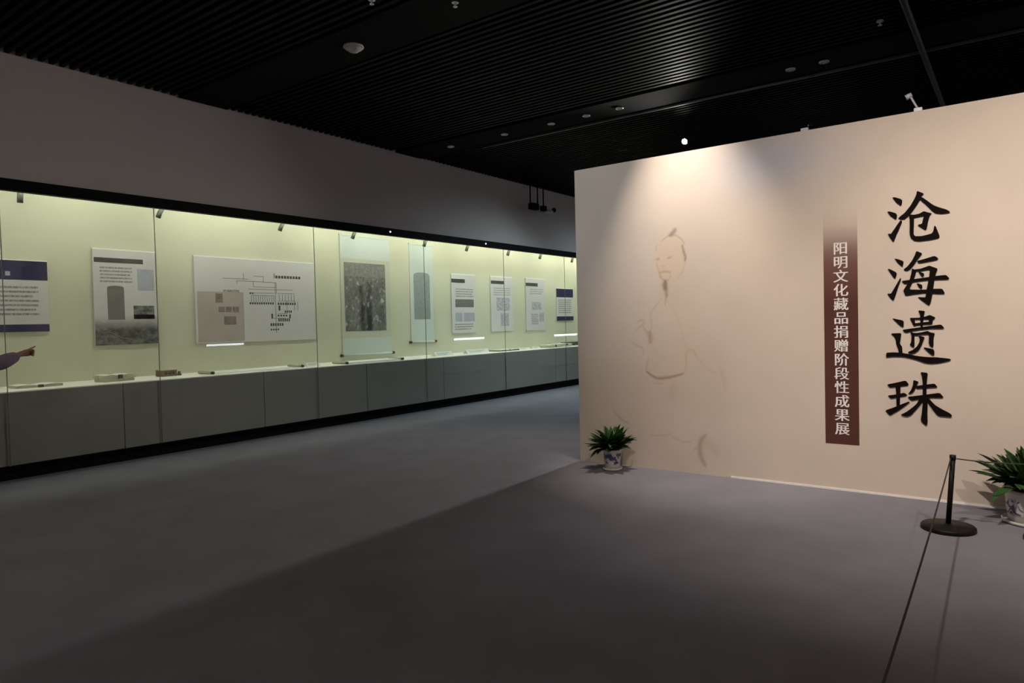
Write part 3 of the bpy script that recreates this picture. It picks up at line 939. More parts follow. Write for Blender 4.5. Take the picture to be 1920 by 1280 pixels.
BIG_CHARACTERS = [
 [
  [(-0.828,2.439),(-0.812,2.440),(-0.766,2.419),(-0.758,2.406),(-0.761,2.380),(-0.769,2.365),(-0.798,2.393)],
  [(-0.865,2.328),(-0.849,2.330),(-0.802,2.309),(-0.795,2.292),(-0.802,2.257),(-0.838,2.287)],
  [(-0.771,2.251),(-0.759,2.240),(-0.778,2.190),(-0.807,2.120),(-0.822,2.077),(-0.854,2.128),(-0.862,2.151),(-0.839,2.147),(-0.814,2.185)],
  [(-0.654,2.470),(-0.606,2.442),(-0.625,2.423),(-0.634,2.397),(-0.665,2.345),(-0.700,2.293),(-0.728,2.265),(-0.746,2.253),(-0.778,2.260),(-0.787,2.269),(-0.742,2.304),(-0.700,2.357),(-0.668,2.417),(-0.659,2.443)],
  [(-0.625,2.419),(-0.603,2.401),(-0.542,2.342),(-0.502,2.320),(-0.459,2.301),(-0.436,2.283),(-0.436,2.272),(-0.486,2.269),(-0.529,2.278),(-0.553,2.300),(-0.586,2.344),(-0.637,2.401)],
  [(-0.711,2.289),(-0.673,2.283),(-0.638,2.288),(-0.609,2.304),(-0.583,2.292),(-0.554,2.281),(-0.570,2.263),(-0.580,2.225),(-0.591,2.163),(-0.598,2.154),(-0.622,2.172),(-0.651,2.197),(-0.642,2.203),(-0.621,2.206),(-0.609,2.267),(-0.648,2.262),(-0.680,2.257)],
  [(-0.711,2.287),(-0.676,2.275),(-0.678,2.211),(-0.681,2.128),(-0.667,2.112),(-0.622,2.109),(-0.557,2.122),(-0.545,2.139),(-0.538,2.181),(-0.530,2.180),(-0.504,2.100),(-0.507,2.084),(-0.554,2.075),(-0.639,2.069),(-0.674,2.076),(-0.698,2.098),(-0.708,2.131),(-0.706,2.234)],
 ],
 [
  [(-0.816,1.946),(-0.787,1.937),(-0.759,1.924),(-0.752,1.914),(-0.758,1.880),(-0.765,1.879),(-0.795,1.911)],
  [(-0.865,1.865),(-0.849,1.862),(-0.806,1.835),(-0.801,1.818),(-0.812,1.784),(-0.821,1.789),(-0.849,1.833)],
  [(-0.774,1.790),(-0.771,1.774),(-0.789,1.722),(-0.807,1.663),(-0.822,1.614),(-0.829,1.605),(-0.854,1.636),(-0.870,1.665),(-0.843,1.662),(-0.811,1.720)],
  [(-0.662,1.995),(-0.621,1.972),(-0.644,1.938),(-0.658,1.919),(-0.682,1.881),(-0.710,1.847),(-0.732,1.840),(-0.753,1.852),(-0.724,1.876),(-0.693,1.918),(-0.671,1.964)],
  [(-0.658,1.915),(-0.606,1.927),(-0.541,1.946),(-0.525,1.937),(-0.513,1.923),(-0.521,1.913),(-0.589,1.902),(-0.648,1.895)],
  [(-0.693,1.858),(-0.662,1.840),(-0.676,1.785),(-0.694,1.738),(-0.715,1.691),(-0.642,1.685),(-0.587,1.684),(-0.546,1.688),(-0.489,1.686),(-0.473,1.654),(-0.476,1.644),(-0.523,1.648),(-0.608,1.658),(-0.677,1.651),(-0.740,1.641),(-0.756,1.684),(-0.732,1.724),(-0.711,1.763),(-0.698,1.818)],
  [(-0.676,1.849),(-0.641,1.850),(-0.607,1.860),(-0.574,1.872),(-0.545,1.858),(-0.518,1.844),(-0.531,1.804),(-0.543,1.745),(-0.553,1.655),(-0.567,1.577),(-0.578,1.557),(-0.622,1.595),(-0.656,1.628),(-0.625,1.625),(-0.601,1.622),(-0.594,1.677),(-0.576,1.779),(-0.569,1.842),(-0.620,1.835),(-0.658,1.831)],
  [(-0.767,1.761),(-0.715,1.767),(-0.659,1.774),(-0.573,1.783),(-0.505,1.790),(-0.462,1.792),(-0.441,1.765),(-0.449,1.756),(-0.522,1.758),(-0.607,1.757),(-0.676,1.749),(-0.746,1.736)],
  [(-0.651,1.831),(-0.614,1.817),(-0.610,1.801),(-0.617,1.785),(-0.628,1.792)],
  [(-0.662,1.740),(-0.625,1.724),(-0.623,1.698),(-0.632,1.691),(-0.649,1.711)],
 ],
 [
  [(-0.834,1.461),(-0.813,1.456),(-0.763,1.444),(-0.754,1.430),(-0.756,1.390),(-0.770,1.392),(-0.802,1.425)],
  [(-0.847,1.339),(-0.772,1.341),(-0.778,1.293),(-0.784,1.256),(-0.768,1.230),(-0.765,1.175),(-0.790,1.175),(-0.797,1.216),(-0.809,1.252),(-0.812,1.289),(-0.824,1.315)],
  [(-0.878,1.182),(-0.822,1.185),(-0.765,1.180),(-0.715,1.169),(-0.663,1.156),(-0.594,1.148),(-0.526,1.147),(-0.449,1.138),(-0.433,1.130),(-0.443,1.121),(-0.510,1.102),(-0.567,1.095),(-0.612,1.102),(-0.663,1.124),(-0.716,1.139),(-0.765,1.149),(-0.822,1.150),(-0.882,1.143),(-0.883,1.166)],
  [(-0.652,1.521),(-0.607,1.515),(-0.614,1.479),(-0.620,1.427),(-0.622,1.380),(-0.637,1.378),(-0.638,1.428),(-0.640,1.488)],
  [(-0.712,1.462),(-0.678,1.457),(-0.675,1.420),(-0.674,1.396),(-0.686,1.399),(-0.696,1.425)],
  [(-0.712,1.462),(-0.644,1.462),(-0.602,1.471),(-0.573,1.483),(-0.534,1.461),(-0.555,1.444),(-0.609,1.451),(-0.678,1.449)],
  [(-0.578,1.462),(-0.534,1.461),(-0.555,1.438),(-0.557,1.414),(-0.579,1.417)],
  [(-0.686,1.417),(-0.627,1.424),(-0.555,1.432),(-0.555,1.410),(-0.627,1.408),(-0.682,1.399)],
  [(-0.763,1.368),(-0.714,1.375),(-0.627,1.388),(-0.558,1.398),(-0.498,1.406),(-0.478,1.379),(-0.485,1.372),(-0.559,1.375),(-0.644,1.366),(-0.700,1.357),(-0.735,1.343),(-0.753,1.353)],
  [(-0.709,1.355),(-0.679,1.332),(-0.681,1.288),(-0.680,1.240),(-0.685,1.224),(-0.713,1.244),(-0.702,1.272),(-0.700,1.316)],
  [(-0.700,1.345),(-0.672,1.340),(-0.627,1.346),(-0.591,1.357),(-0.572,1.345),(-0.540,1.337),(-0.549,1.303),(-0.551,1.232),(-0.556,1.224),(-0.582,1.248),(-0.579,1.331),(-0.627,1.328),(-0.672,1.320)],
  [(-0.652,1.318),(-0.610,1.308),(-0.621,1.272),(-0.635,1.232),(-0.652,1.200),(-0.680,1.180),(-0.708,1.175),(-0.728,1.187),(-0.694,1.204),(-0.663,1.232),(-0.645,1.268),(-0.643,1.296)],
  [(-0.619,1.226),(-0.583,1.220),(-0.551,1.210),(-0.544,1.192),(-0.546,1.161),(-0.567,1.170),(-0.594,1.200)],
 ],
 [
  [(-0.876,0.921),(-0.824,0.934),(-0.745,0.957),(-0.724,0.929),(-0.728,0.917),(-0.788,0.909),(-0.853,0.896),(-0.867,0.906)],
  [(-0.874,0.830),(-0.817,0.840),(-0.757,0.857),(-0.735,0.842),(-0.739,0.833),(-0.789,0.823),(-0.850,0.806)],
  [(-0.819,0.924),(-0.781,0.921),(-0.783,0.860),(-0.788,0.746),(-0.811,0.740),(-0.812,0.851)],
  [(-0.891,0.707),(-0.818,0.740),(-0.768,0.767),(-0.725,0.787),(-0.716,0.782),(-0.747,0.752),(-0.797,0.710),(-0.851,0.672),(-0.858,0.668),(-0.884,0.695)],
  [(-0.689,0.963),(-0.654,0.950),(-0.668,0.917),(-0.682,0.880),(-0.697,0.856),(-0.728,0.850),(-0.707,0.879),(-0.693,0.920)],
  [(-0.672,0.915),(-0.613,0.927),(-0.544,0.939),(-0.526,0.912),(-0.534,0.908),(-0.596,0.904),(-0.668,0.893)],
  [(-0.730,0.826),(-0.665,0.837),(-0.596,0.850),(-0.511,0.867),(-0.486,0.835),(-0.491,0.828),(-0.562,0.827),(-0.631,0.818),(-0.701,0.797),(-0.718,0.810)],
  [(-0.640,1.028),(-0.590,1.022),(-0.597,0.960),(-0.601,0.859),(-0.593,0.780),(-0.595,0.700),(-0.594,0.624),(-0.601,0.601),(-0.615,0.610),(-0.641,0.639),(-0.633,0.698),(-0.626,0.782),(-0.625,0.939),(-0.630,0.995)],
  [(-0.648,0.817),(-0.613,0.827),(-0.634,0.778),(-0.673,0.723),(-0.708,0.677),(-0.740,0.665),(-0.783,0.676),(-0.740,0.703),(-0.697,0.742),(-0.666,0.776)],
  [(-0.600,0.832),(-0.579,0.812),(-0.542,0.767),(-0.495,0.737),(-0.445,0.709),(-0.430,0.694),(-0.432,0.680),(-0.479,0.681),(-0.522,0.684),(-0.553,0.726),(-0.586,0.780),(-0.610,0.811)],
 ],
]

def soften(pts):
    out = []
    n_ = len(pts)
    for i in range(n_):
        a, b = Vector(pts[i]), Vector(pts[(i + 1) % n_])
        out.append(a.lerp(b, 0.14))
        out.append(a.lerp(b, 0.86))
    return out
def prism(bm, pts, y0, y1):
    f = [bm.verts.new((p[0], y0, p[1])) for p in pts]
    g = [bm.verts.new((p[0], y1, p[1])) for p in pts]
    n_ = len(pts)
    for tri in tessellate_polygon([[Vector((p[0], p[1], 0)) for p in pts]]):
        bm.faces.new([f[k] for k in tri])
    for k in range(n_):
        bm.faces.new((f[k], f[(k + 1) % n_], g[(k + 1) % n_], g[k]))
CH_LABELS = ['topmost large black title character', 'second large black title character', 'third large black title character', 'lowest large black title character']
for ci, strokes in enumerate(BIG_CHARACTERS):
    bm = bmesh.new()
    for si, pts in enumerate(strokes):
        prism(bm, soften(pts), YP - 0.012 - 0.0002 * si, YP - 0.0005)
    o = tpart(obj('title_character', finish(bm, 'title_character'), M_LETTER))
    o['label'] = CH_LABELS[ci]

# fourteen small white characters on the band, in the built-in font
SUB = '阳明文化藏品捐赠阶段性成果展'
for i, ch in enumerate(SUB):
    cu = bpy.data.curves.new('glyph', 'FONT')
    cu.body = ch
    cu.size = 0.113
    cu.align_x = 'CENTER'
    cu.extrude = 0.0
    to = bpy.data.objects.new('glyph', cu)
    COL.objects.link(to)
    dg = bpy.context.evaluated_depsgraph_get()
    gm = bpy.data.meshes.new_from_object(to.evaluated_get(dg))
    COL.objects.unlink(to)
    bpy.data.objects.remove(to)
    zc = 2.064 + (0.532 - 2.064) * i / 13
    bm = bmesh.new()
    for k, dx in enumerate((-0.0024, 0.0, 0.0024)):       # struck three times, so the strokes are bold
        n0 = len(bm.verts)
        bm.from_mesh(gm)
        bm.verts.ensure_lookup_table()
        for v in bm.verts[n0:]:
            v.co = Vector((-1.2195 + v.co.x * 1.06 + dx, YP - 0.0035 - 0.0002 * k, zc + (v.co.y - 0.043)))
    gm2 = bpy.data.meshes.new('subtitle_character')
    bm.to_mesh(gm2)
    bm.free()
    gm2.materials.clear()
    tpart(obj('subtitle_character', gm2, M_WHITELET))

# arm lamps clipped on top of the title wall, unlit
M_PALE = mat('pale_grey_metal', (0.5, 0.5, 0.55), 0.4, nscale=8, namt=0.1)
t = thing('arm_spotlight', 'tiny unlit clip lamp with a pale clamp on the title wall above the brown band', 'spotlight', (-1.50, YP + 0.04, HW), 'clip lamps on the title wall')
box('clamp', -0.03, 0.03, -0.03, 0.03, 0.0, 0.028, M_PALE, t, 0.004)
tube('arm', [(0.02, 0, 0.02), (0.035, -0.005, 0.055)], 0.006, M_LAMPGREY, t, 8)
tube('lamp_head', [(0.035, -0.005, 0.05), (0.06, -0.03, 0.035)], [0.012, 0.017], M_BLACK, t, 12)
t = thing('arm_spotlight', 'slender silvery unlit clip lamp leaning up from the title wall above the large characters', 'spotlight', (-0.645, YP + 0.04, HW), 'clip lamps on the title wall')
box('clamp', -0.03, 0.03, -0.03, 0.03, 0.0, 0.03, M_PALE, t, 0.004)
tube('arm', [(0.0, 0, 0.02), (-0.02, 0, 0.06), (-0.055, -0.01, 0.135)], 0.008, M_PALE, t, 8)
tube('lamp_head', [(-0.045, -0.01, 0.145), (-0.085, -0.015, 0.125)], [0.018, 0.022], M_PALE, t, 14)
tube('lens', [(-0.0855, -0.015, 0.1248), (-0.088, -0.0153, 0.1236)], 0.018, M_BLACK, t, 14)

# ------------------------------------------------------------------ ceiling fittings
def downlight(label, x, y, z=ZC - 0.012, r=0.055, glow=0.0, group='downlights in the black ceiling'):
    t = thing('ceiling_downlight', label, 'downlight', (x, y, z), group)
    lathe('trim_ring', [(r * 0.72, 0.0), (r, -0.004), (r, -0.014), (r * 0.8, -0.02), (r * 0.72, -0.012)], M_LAMPBODY, t, 24)
    ml = mat('downlight_lens_%g' % glow, (0.5, 0.5, 0.48), 0.2, emit=(1, 0.95, 0.88), estr=glow) if glow else M_LAMPBODY
    lathe('lens', [(0.001, -0.006), (r * 0.71, -0.006), (r * 0.71, -0.010), (0.001, -0.016)], ml, t, 20)
    return t
for x, lb in ((-7.33, 'farthest left downlight on the rear ceiling strip, nearest the showcase'),
              (-6.25, 'second downlight from the showcase on the rear ceiling strip'),
              (-5.41, 'third downlight from the showcase on the rear ceiling strip'),
              (-4.83, 'fourth downlight from the showcase on the rear ceiling strip'),
              (-4.32, 'fifth downlight from the showcase on the rear ceiling strip'),
              (-2.12, 'left one of two close downlights on the rear strip above the brown band'),
              (-1.76, 'right one of two close downlights on the rear strip above the brown band')):
    downlight(lb, x, 8.42, ZC - 0.011)
wash = downlight('bright downlight at the top edge of the picture, in front of the title wall', -2.66, 5.70, ZC - 0.002, 0.05, 6.0)
spot('wash_light', (-2.66, 5.70, ZC - 0.03), (-2.48, YP, 1.6), P_WASH, WARM, 56, 1.0, 0.04, wash)

t = thing('smoke_detector', 'pale round smoke detector on the front ceiling strip', 'detector', (-5.45, 4.80, ZC - 0.01))
lathe('base_ring', [(0.10, 0.0), (0.105, -0.012), (0.095, -0.022)], M_DETECT, t, 28)
lathe('sensor_dome', [(0.085, -0.022), (0.08, -0.035), (0.055, -0.045), (0.05, -0.055), (0.02, -0.06)], M_DETECT, t, 28)
for x, y, lb in ((-4.56, 4.24, 'small pale sprinkler at the top of the picture above the smoke detector'),
                 (-4.03, 4.74, 'small pale sprinkler right of the smoke detector on the same strip'),
                 (-1.09, 7.66, 'small pale sprinkler beside the pipe above the large black characters')):
    t = thing('ceiling_sprinkler', lb, 'sprinkler', (x, y, ZC - 0.01), 'sprinklers in the ceiling')
    lathe('flange', [(0.03, 0.012), (0.032, 0.0), (0.02, -0.006)], M_DETECT, t, 16)
    lathe('nozzle', [(0.008, -0.006), (0.008, -0.03), (0.02, -0.032), (0.02, -0.036)], M_LAMPBODY, t, 14)
M_PIPE = mat('dark_grey_pipe', (0.03, 0.03, 0.032), 0.5, nscale=5, namt=0.2)
t = thing('ceiling_pipe', 'dark grey pipe running away under the slats above the large black characters', 'pipe', (-0.83, 6.0, 4.30))
tube('pipe', [(0, -4.0, 0), (0, 10.5, 0)], 0.03, M_PIPE, t, 12)
for yy in (-3, 0, 3, 6, 9):
    box('pipe_hanger', -0.006, 0.006, yy - 0.01, yy + 0.01, 0.028, 0.062, M_PIPE, t)
t = thing('lighting_track', 'thin dark lighting track along the rear of the slatted ceiling', 'track', (0, 8.83, 4.335))
box('rail', -7.0, 5.0, -0.018, 0.018, 0.0, 0.025, M_PIPE, t)

def track_lamp(label, loc, target, power, color, angle, blend, radius, group=None, glow=8.0):
    t = thing('track_spotlight', label, 'spotlight', loc, group or 'track spotlights lighting the hall')
    d = (Vector(target) - Vector(loc)).normalized()
    box('track_adapter', -0.02, 0.02, -0.06, 0.06, ZC - loc[2] - 0.03, ZC - loc[2], M_BLACK, t, 0.004)
    tube('stem', [(0, 0, 0.0), (0, 0, ZC - loc[2] - 0.02)], 0.010, M_BLACK, t, 8)
    tube('lamp_head', [-d * 0.09, -d * 0.05, d * 0.07], [0.035, 0.045, 0.047], M_BLACK, t, 16)
    ml = mat('track_lens_%g' % glow, (1, 1, 1), 0.3, emit=(1, 0.92, 0.8), estr=glow)
    tube('lens', [d * 0.071, d * 0.074], 0.04, ml, t, 16)
    spot('track_light', Vector(loc) + d * 0.085, target, power, color, angle, blend, radius, t)
    return t
track_lamp('black track spotlight above the floor stanchion, aimed at the title characters', (-0.7, 2.9, 4.20), (-0.30, YP, 0.9), P_TITLE * 1.15, WARM, 92, 1.0, 0.06)
track_lamp('black track spotlight aimed at the right end of the title wall', (1.3, 2.9, 4.20), (0.9, YP, 1.2), P_TITLE * 0.7, WARM, 72, 1.0, 0.06)
track_lamp('glowing track spotlight above the title wall over the faint robed figure, facing the hall', (-3.90, 9.70, 4.10), (-4.6, 3.6, 0.6), P_BEHIND, (1.0, 0.93, 0.86), 110, 0.9, 0.08, None, 60.0)
for x, y, lb in ((-5.6, 0.3, 'over the visitor pointing at the showcase'), (-2.6, -0.6, 'behind the photographer on the left'), (1.4, -0.8, 'behind the photographer on the right')):
    track_lamp('added downward fill spotlight ' + lb, (x, y, 4.24), (x - 0.3, y + 0.4, 0), P_ROOM_FILL, (1.0, 0.88, 0.83), 160, 1.0, 0.1)
track_lamp('added fill spotlight over the empty carpet before the title wall', (-2.3, 4.1, 4.24), (-2.2, 4.9, 0.0), 50.0, (0.95, 0.91, 1.0), 66, 1.0, 0.1)  # unseen lamp added to lift the carpet brightness here
for x, y, lb in ((-5.4, 11.9, 'over the far aisle beside the showcase'), (-5.4, 15.2, 'at the far end of the aisle behind the title wall')):
    track_lamp('added fill spotlight ' + lb, (x, y, 4.24), (-7.6, y - 1.6, 0.0), P_AISLE_FILL, TEAL, 112, 1.0, 0.1)
track_lamp('added fill spotlight at the left aimed at the left end of the title wall', (-5.0, 1.2, 4.20), (-3.85, YP, 2.95), P_SIDE_FILL, COOL, 44, 1.0, 0.08)
WALL_FILL = [((4.3, yy, 4.2), (6.0, yy, 1.8), lb) for yy, lb in ((-3.5, 'at the rear end of the right wall'), (1.5, 'beside the photographer'), (6.5, 'level with the title wall'), (11.5, 'behind the title wall'), (16, 'at the far end'))]
for loc, tgt, lb in WALL_FILL:
    track_lamp('added fill spotlight washing the right wall ' + lb, loc, tgt, P_WALL_FILL, (1.0, 0.92, 0.90), 150, 1.0, 0.1)
for xx, lb in ((-6.0, 'near the showcase'), (-1.5, 'behind the photographer'), (3.0, 'near the right corner')):
    track_lamp('added fill spotlight washing the rear wall ' + lb, (xx, -4.3, 4.2), (xx, -6.0, 1.8), P_WALL_FILL, (1.0, 0.92, 0.90), 150, 1.0, 0.1)
t = thing('hanging_camera', 'black surveillance camera hung on three rods before the wall above the showcase', 'camera', (-8.0, 12.0, 3.83))
for yy in (-0.40, -0.135, 0.08):
    tube('rod', [(0, yy, 0.0), (0, yy, 0.56)], 0.014, M_BLACK, t, 8)
box('junction_box', -0.06, 0.06, -0.40, -0.16, -0.03, 0.10, M_BLACK, t, 0.01)
box('bracket', -0.05, 0.05, 0.01, 0.14, -0.02, 0.09, M_BLACK, t, 0.01)
tube('camera_body', [(0.0, 0.12, -0.02), (0.02, 0.36, -0.01)], 0.045, M_PLASTER, t, 14)
bm = bmesh.new()
bmesh.ops.create_uvsphere(bm, u_segments=14, v_segments=8, radius=0.05, matrix=Matrix.Translation((0.03, 0.43, 0.04)))
obj('camera_lens', finish(bm, 'camera_lens'), M_BLACK, t, True)

# ------------------------------------------------------------------ lit table vitrines in the aisle behind the title wall, mirrored in the showcase glass
M_STRIP = mat('lit_strip', (0.9, 0.9, 0.95), 0.4, emit=(0.88, 0.92, 1.0), estr=26.0)
M_VITRINE = mat('pale_vitrine', (0.62, 0.64, 0.70), 0.6, nscale=3, namt=0.05)
def vitrine(label, x, y0, y1, z):
    t = thing('table_vitrine', label, 'vitrine', (x, (y0 + y1) / 2, 0), 'table vitrines behind the title wall')
    hw = (y1 - y0) / 2
    box('cabinet', 0.02, 0.62, -hw, hw, 0.08, z - 0.20, M_VITRINE, t, 0.006)
    box('plinth', 0.05, 0.58, -hw + 0.04, hw - 0.04, 0.0, 0.08, M_BLACK, t)
    box('glass_hood', 0.02, 0.62, -hw, hw, z - 0.198, z + 0.04, GLASS, t)
    box('light_strip', -0.012, 0.008, -hw, hw, z - 0.02, z + 0.03, M_STRIP, t)
    box('strip_bracket', 0.0085, 0.0195, -hw, hw, z - 0.20, z + 0.03, M_VITRINE, t)
    box('deck', 0.03, 0.61, -hw + 0.01, hw - 0.01, z - 0.19, z - 0.17, M_PAPERW, t)
vitrine('pale lit table vitrine behind the right part of the title wall', 2.5, 10.9, 12.1, 1.05)
vitrine('pale lit table vitrine in the far aisle behind the title wall', -3.3, 15.2, 16.6, 1.05)
vitrine('pale lit table vitrine farthest away behind the title wall', -4.4, 18.9, 20.3, 1.05)

# ------------------------------------------------------------------ stanchions and cords
def stanchion(label, x, y, lean=(0.0, 0.0), h=0.52):
    t = thing('rope_stanchion', label, 'stanchion', (x, y, 0), 'low black stanchions')
    lathe('base', [(0.160, 0.0), (0.166, 0.006), (0.166, 0.024), (0.158, 0.033), (0.03, 0.037), (0.022, 0.045)], M_STAN, t, 48)
    tube('post', [(0, 0, 0.03), (lean[0], lean[1], h - 0.03)], 0.0165, M_STAN, t, 18)
    tube('cap', [(lean[0], lean[1], h - 0.032), (lean[0], lean[1], h)], 0.0195, M_STAN, t, 18)
    return t
stanchion('low black stanchion with a round base in front of the large characters', -0.403, 5.575, (0.030, 0.0))
stanchion('low black stanchion at the right edge beside the larger potted plant', 0.178, 5.60, (0.0, 0.0))
stanchion('low black stanchion near the photographer below the picture', -0.285, 0.95, (0.0, 0.0))
def cord(label, a, b, sag):
    bm = bmesh.new()
    pts = []
    for k in range(25):
        s = k / 24
        p_ = Vector(a).lerp(Vector(b), s)
        p_.z -= sag * 4 * s * (1 - s)
        pts.append(p_)
    add_tube(bm, pts, 0.0042, 8)
    return tag(obj('barrier_cord', finish(bm, 'barrier_cord'), M_CORD, None, True), label, 'cord', 'barrier cords')
cord('thin dark barrier cord running from the stanchion down the picture to the foreground', (-0.385, 5.575 - 0.02, 0.497), (-0.285, 0.972, 0.505), 0.045)
cord('short dark barrier cord from the stanchion to the right picture edge', (-0.352, 5.575, 0.497), (0.178 - 0.02, 5.60, 0.505), 0.012)

# ------------------------------------------------------------------ potted plants
def pot_mat():
    m = bpy.data.materials.new('blue_and_white_porcelain')
    m.use_nodes = True
    nt = m.node_tree
    b = nt.nodes['Principled BSDF']
    b.inputs['Roughness'].default_value = 0.25
    tc = nt.nodes.new('ShaderNodeTexCoord')
    n = nt.nodes.new('ShaderNodeTexNoise')
    n.inputs['Scale'].default_value = 13
    n.inputs['Detail'].default_value = 4
    n.inputs['Distortion'].default_value = 1.2
    sx = nt.nodes.new('ShaderNodeSeparateXYZ')
    cr = nt.nodes.new('ShaderNodeValToRGB')       # band of painting around the belly
    els = cr.color_ramp.elements
    els[0].position = 0.22; els[0].color = (0, 0, 0, 1)
    els[1].position = 0.78; els[1].color = (0, 0, 0, 1)
    for p_ in (0.32, 0.68):
        e = els.new(p_); e.color = (1, 1, 1, 1)
    mr = nt.nodes.new('ShaderNodeMapRange')
    mr.inputs['From Min'].default_value = 0.0
    mr.inputs['From Max'].default_value = 0.24
    th = nt.nodes.new('ShaderNodeMapRange')
    th.inputs['From Min'].default_value = 0.47
    th.inputs['From Max'].default_value = 0.53
    mu = nt.nodes.new('ShaderNodeMath')
    mu.operation = 'MULTIPLY'
    mx = nt.nodes.new('ShaderNodeMix')
    mx.data_type = 'RGBA'
    mx.inputs[6].default_value = (0.58, 0.56, 0.52, 1)
    mx.inputs[7].default_value = (0.05, 0.055, 0.17, 1)
    L = nt.links.new
    L(tc.outputs['Object'], n.inputs['Vector']); L(tc.outputs['Object'], sx.inputs[0])
    L(sx.outputs['Z'], mr.inputs['Value']); L(mr.outputs['Result'], cr.inputs[0])
    L(n.outputs['Fac'], th.inputs['Value']); L(th.outputs['Result'], mu.inputs[0]); L(cr.outputs[0], mu.inputs[1])
    L(mu.outputs[0], mx.inputs[0]); L(mx.outputs[2], b.inputs['Base Color'])
    return m
M_POT = pot_mat()

def leaf_mesh(name, length, width, droop, material):
    bm = bmesh.new()
    rows = []
    n_ = 7
    for i in range(n_ + 1):
        s = i / n_
        if s < 0.25:
            wv = 0.10 + 0.1 * s
        else:
            q_ = (s - 0.25) / 0.75
            wv = 0.12 + 0.88 * math.sin(math.pi * min(1, q_ ** 0.75)) if q_ < 1 else 0.02
        z = length * (math.sin(s * droop) / droop)
        x = length * (1 - math.cos(s * droop)) / droop
        wv *= width / 2
        fold = 0.35 * wv
        rows.append((bm.verts.new((x - fold, -wv, z)), bm.verts.new((x, 0, z)), bm.verts.new((x - fold, wv, z))))
    for a, b in zip(rows, rows[1:]):
        bm.faces.new((a[0], a[1], b[1], b[0]))
        bm.faces.new((a[1], a[2], b[2], b[1]))
    bmesh.ops.solidify(bm, geom=bm.faces[:], thickness=0.0012)
    me_ = finish(bm, name)
    me_.materials.append(material)
    for pl in me_.polygons:
        pl.use_smooth = True
    return me_
def plant(label, x, y, pot_r, pot_h, leaf_len, n_leaf, seed, spread, wscale=1.0, light=0.25, rot=0.0):
    rnd = random.Random(seed)
    t = thing('potted_plant', label, 'plant', (x, y, 0), 'potted plants before the title wall')
    r0 = pot_r
    pot = lathe('pot', [(r0 * 0.80, 0.012), (r0 * 0.86, 0.02), (r0 * 0.93, pot_h * 0.4), (r0 * 0.98, pot_h * 0.85), (r0 * 1.04, pot_h * 0.90), (r0 * 1.05, pot_h), (r0 * 0.97, pot_h), (r0 * 0.93, pot_h * 0.88), (r0 * 0.90, pot_h * 0.86)], M_POT, t, 40)
    pot.rotation_euler.z = rot
    lathe('saucer', [(r0 * 0.9, 0.0), (r0 * 1.08, 0.006), (r0 * 1.10, 0.026), (r0 * 1.07, 0.027), (r0 * 1.04, 0.012), (r0 * 0.78, 0.011)], M_POT, t, 40)
    lathe('soil', [(r0 * 0.5, pot_h * 0.80), (r0 * 0.94, pot_h * 0.88), (r0 * 0.5, pot_h * 0.93), (0.002, pot_h * 0.94)], M_SOIL, t, 24)
    meshes = [leaf_mesh('leaf', leaf_len * k, leaf_len * 0.20 * wscale * g, d, M_LEAF2 if (i % 4 == 0 and light > 0) else M_LEAF)
              for i, (k, g, d) in enumerate(((1.0, 1.0, 0.7), (0.85, 1.1, 1.1), (1.1, 0.9, 0.5), (0.7, 1.15, 1.3), (0.95, 0.85, 0.25), (0.8, 1.0, 0.9), (1.02, 0.9, 1.35)))]
    for i in range(n_leaf):
        a = i * 2.39996 + rnd.uniform(-0.4, 0.4)
        s = math.sqrt((i + 0.5) / n_leaf)
        o = bpy.data.objects.new('leaf', meshes[rnd.randrange(len(meshes))])
        o.location = (math.cos(a) * r0 * 0.55 * s, math.sin(a) * r0 * 0.55 * s, pot_h * 0.92)
        tilt = spread * s * rnd.uniform(0.6, 1.15) * (1 - 0.80 * max(0.0, math.sin(a)))
        o.rotation_euler = (rnd.uniform(-0.2, 0.2), tilt, a)
        k = rnd.uniform(0.8, 1.1)
        o.scale = (k, k, k)
        link(o, t)
    return t
plant('small dark green potted plant at the left corner of the title wall', -3.305, 6.14, 0.088, 0.21, 0.25, 115, 3, 1.2, 1.5, 0.0, 0.6)
plant('larger leafy potted plant by the right edge of the picture', 0.075, 6.05, 0.172, 0.24, 0.31, 140, 11, 0.95, 1.7, 0.3, 2.0)

# ------------------------------------------------------------------ the pointing visitor
def skin_obj(name, joints, edges, material, parent, root=0, sub=2):
    me_ = bpy.data.meshes.new(name)
    names = list(joints)
    me_.from_pydata([joints[n_][0] for n_ in names], [(names.index(a), names.index(b)) for a, b in edges], [])
    o = obj(name, me_, material, parent)
    md = o.modifiers.new('skin', 'SKIN')
    md.use_smooth_shade = True
    for i, n_ in enumerate(names):
        r = joints[n_][1]
        sv = me_.skin_vertices[0].data[i]
        sv.radius = r if isinstance(r, tuple) else (r, r)
        sv.use_root = (i == root)
    s = o.modifiers.new('sub', 'SUBSURF')
    s.levels = sub
    s.render_levels = sub
    return o

PX, PY = -7.50, 1.80
vis = thing('person', 'visitor in a mauve jacket pointing at the showcase from the left edge', 'person', (PX, PY, 0))
def L(x, y, z):
    return (x - PX, y - PY, z)
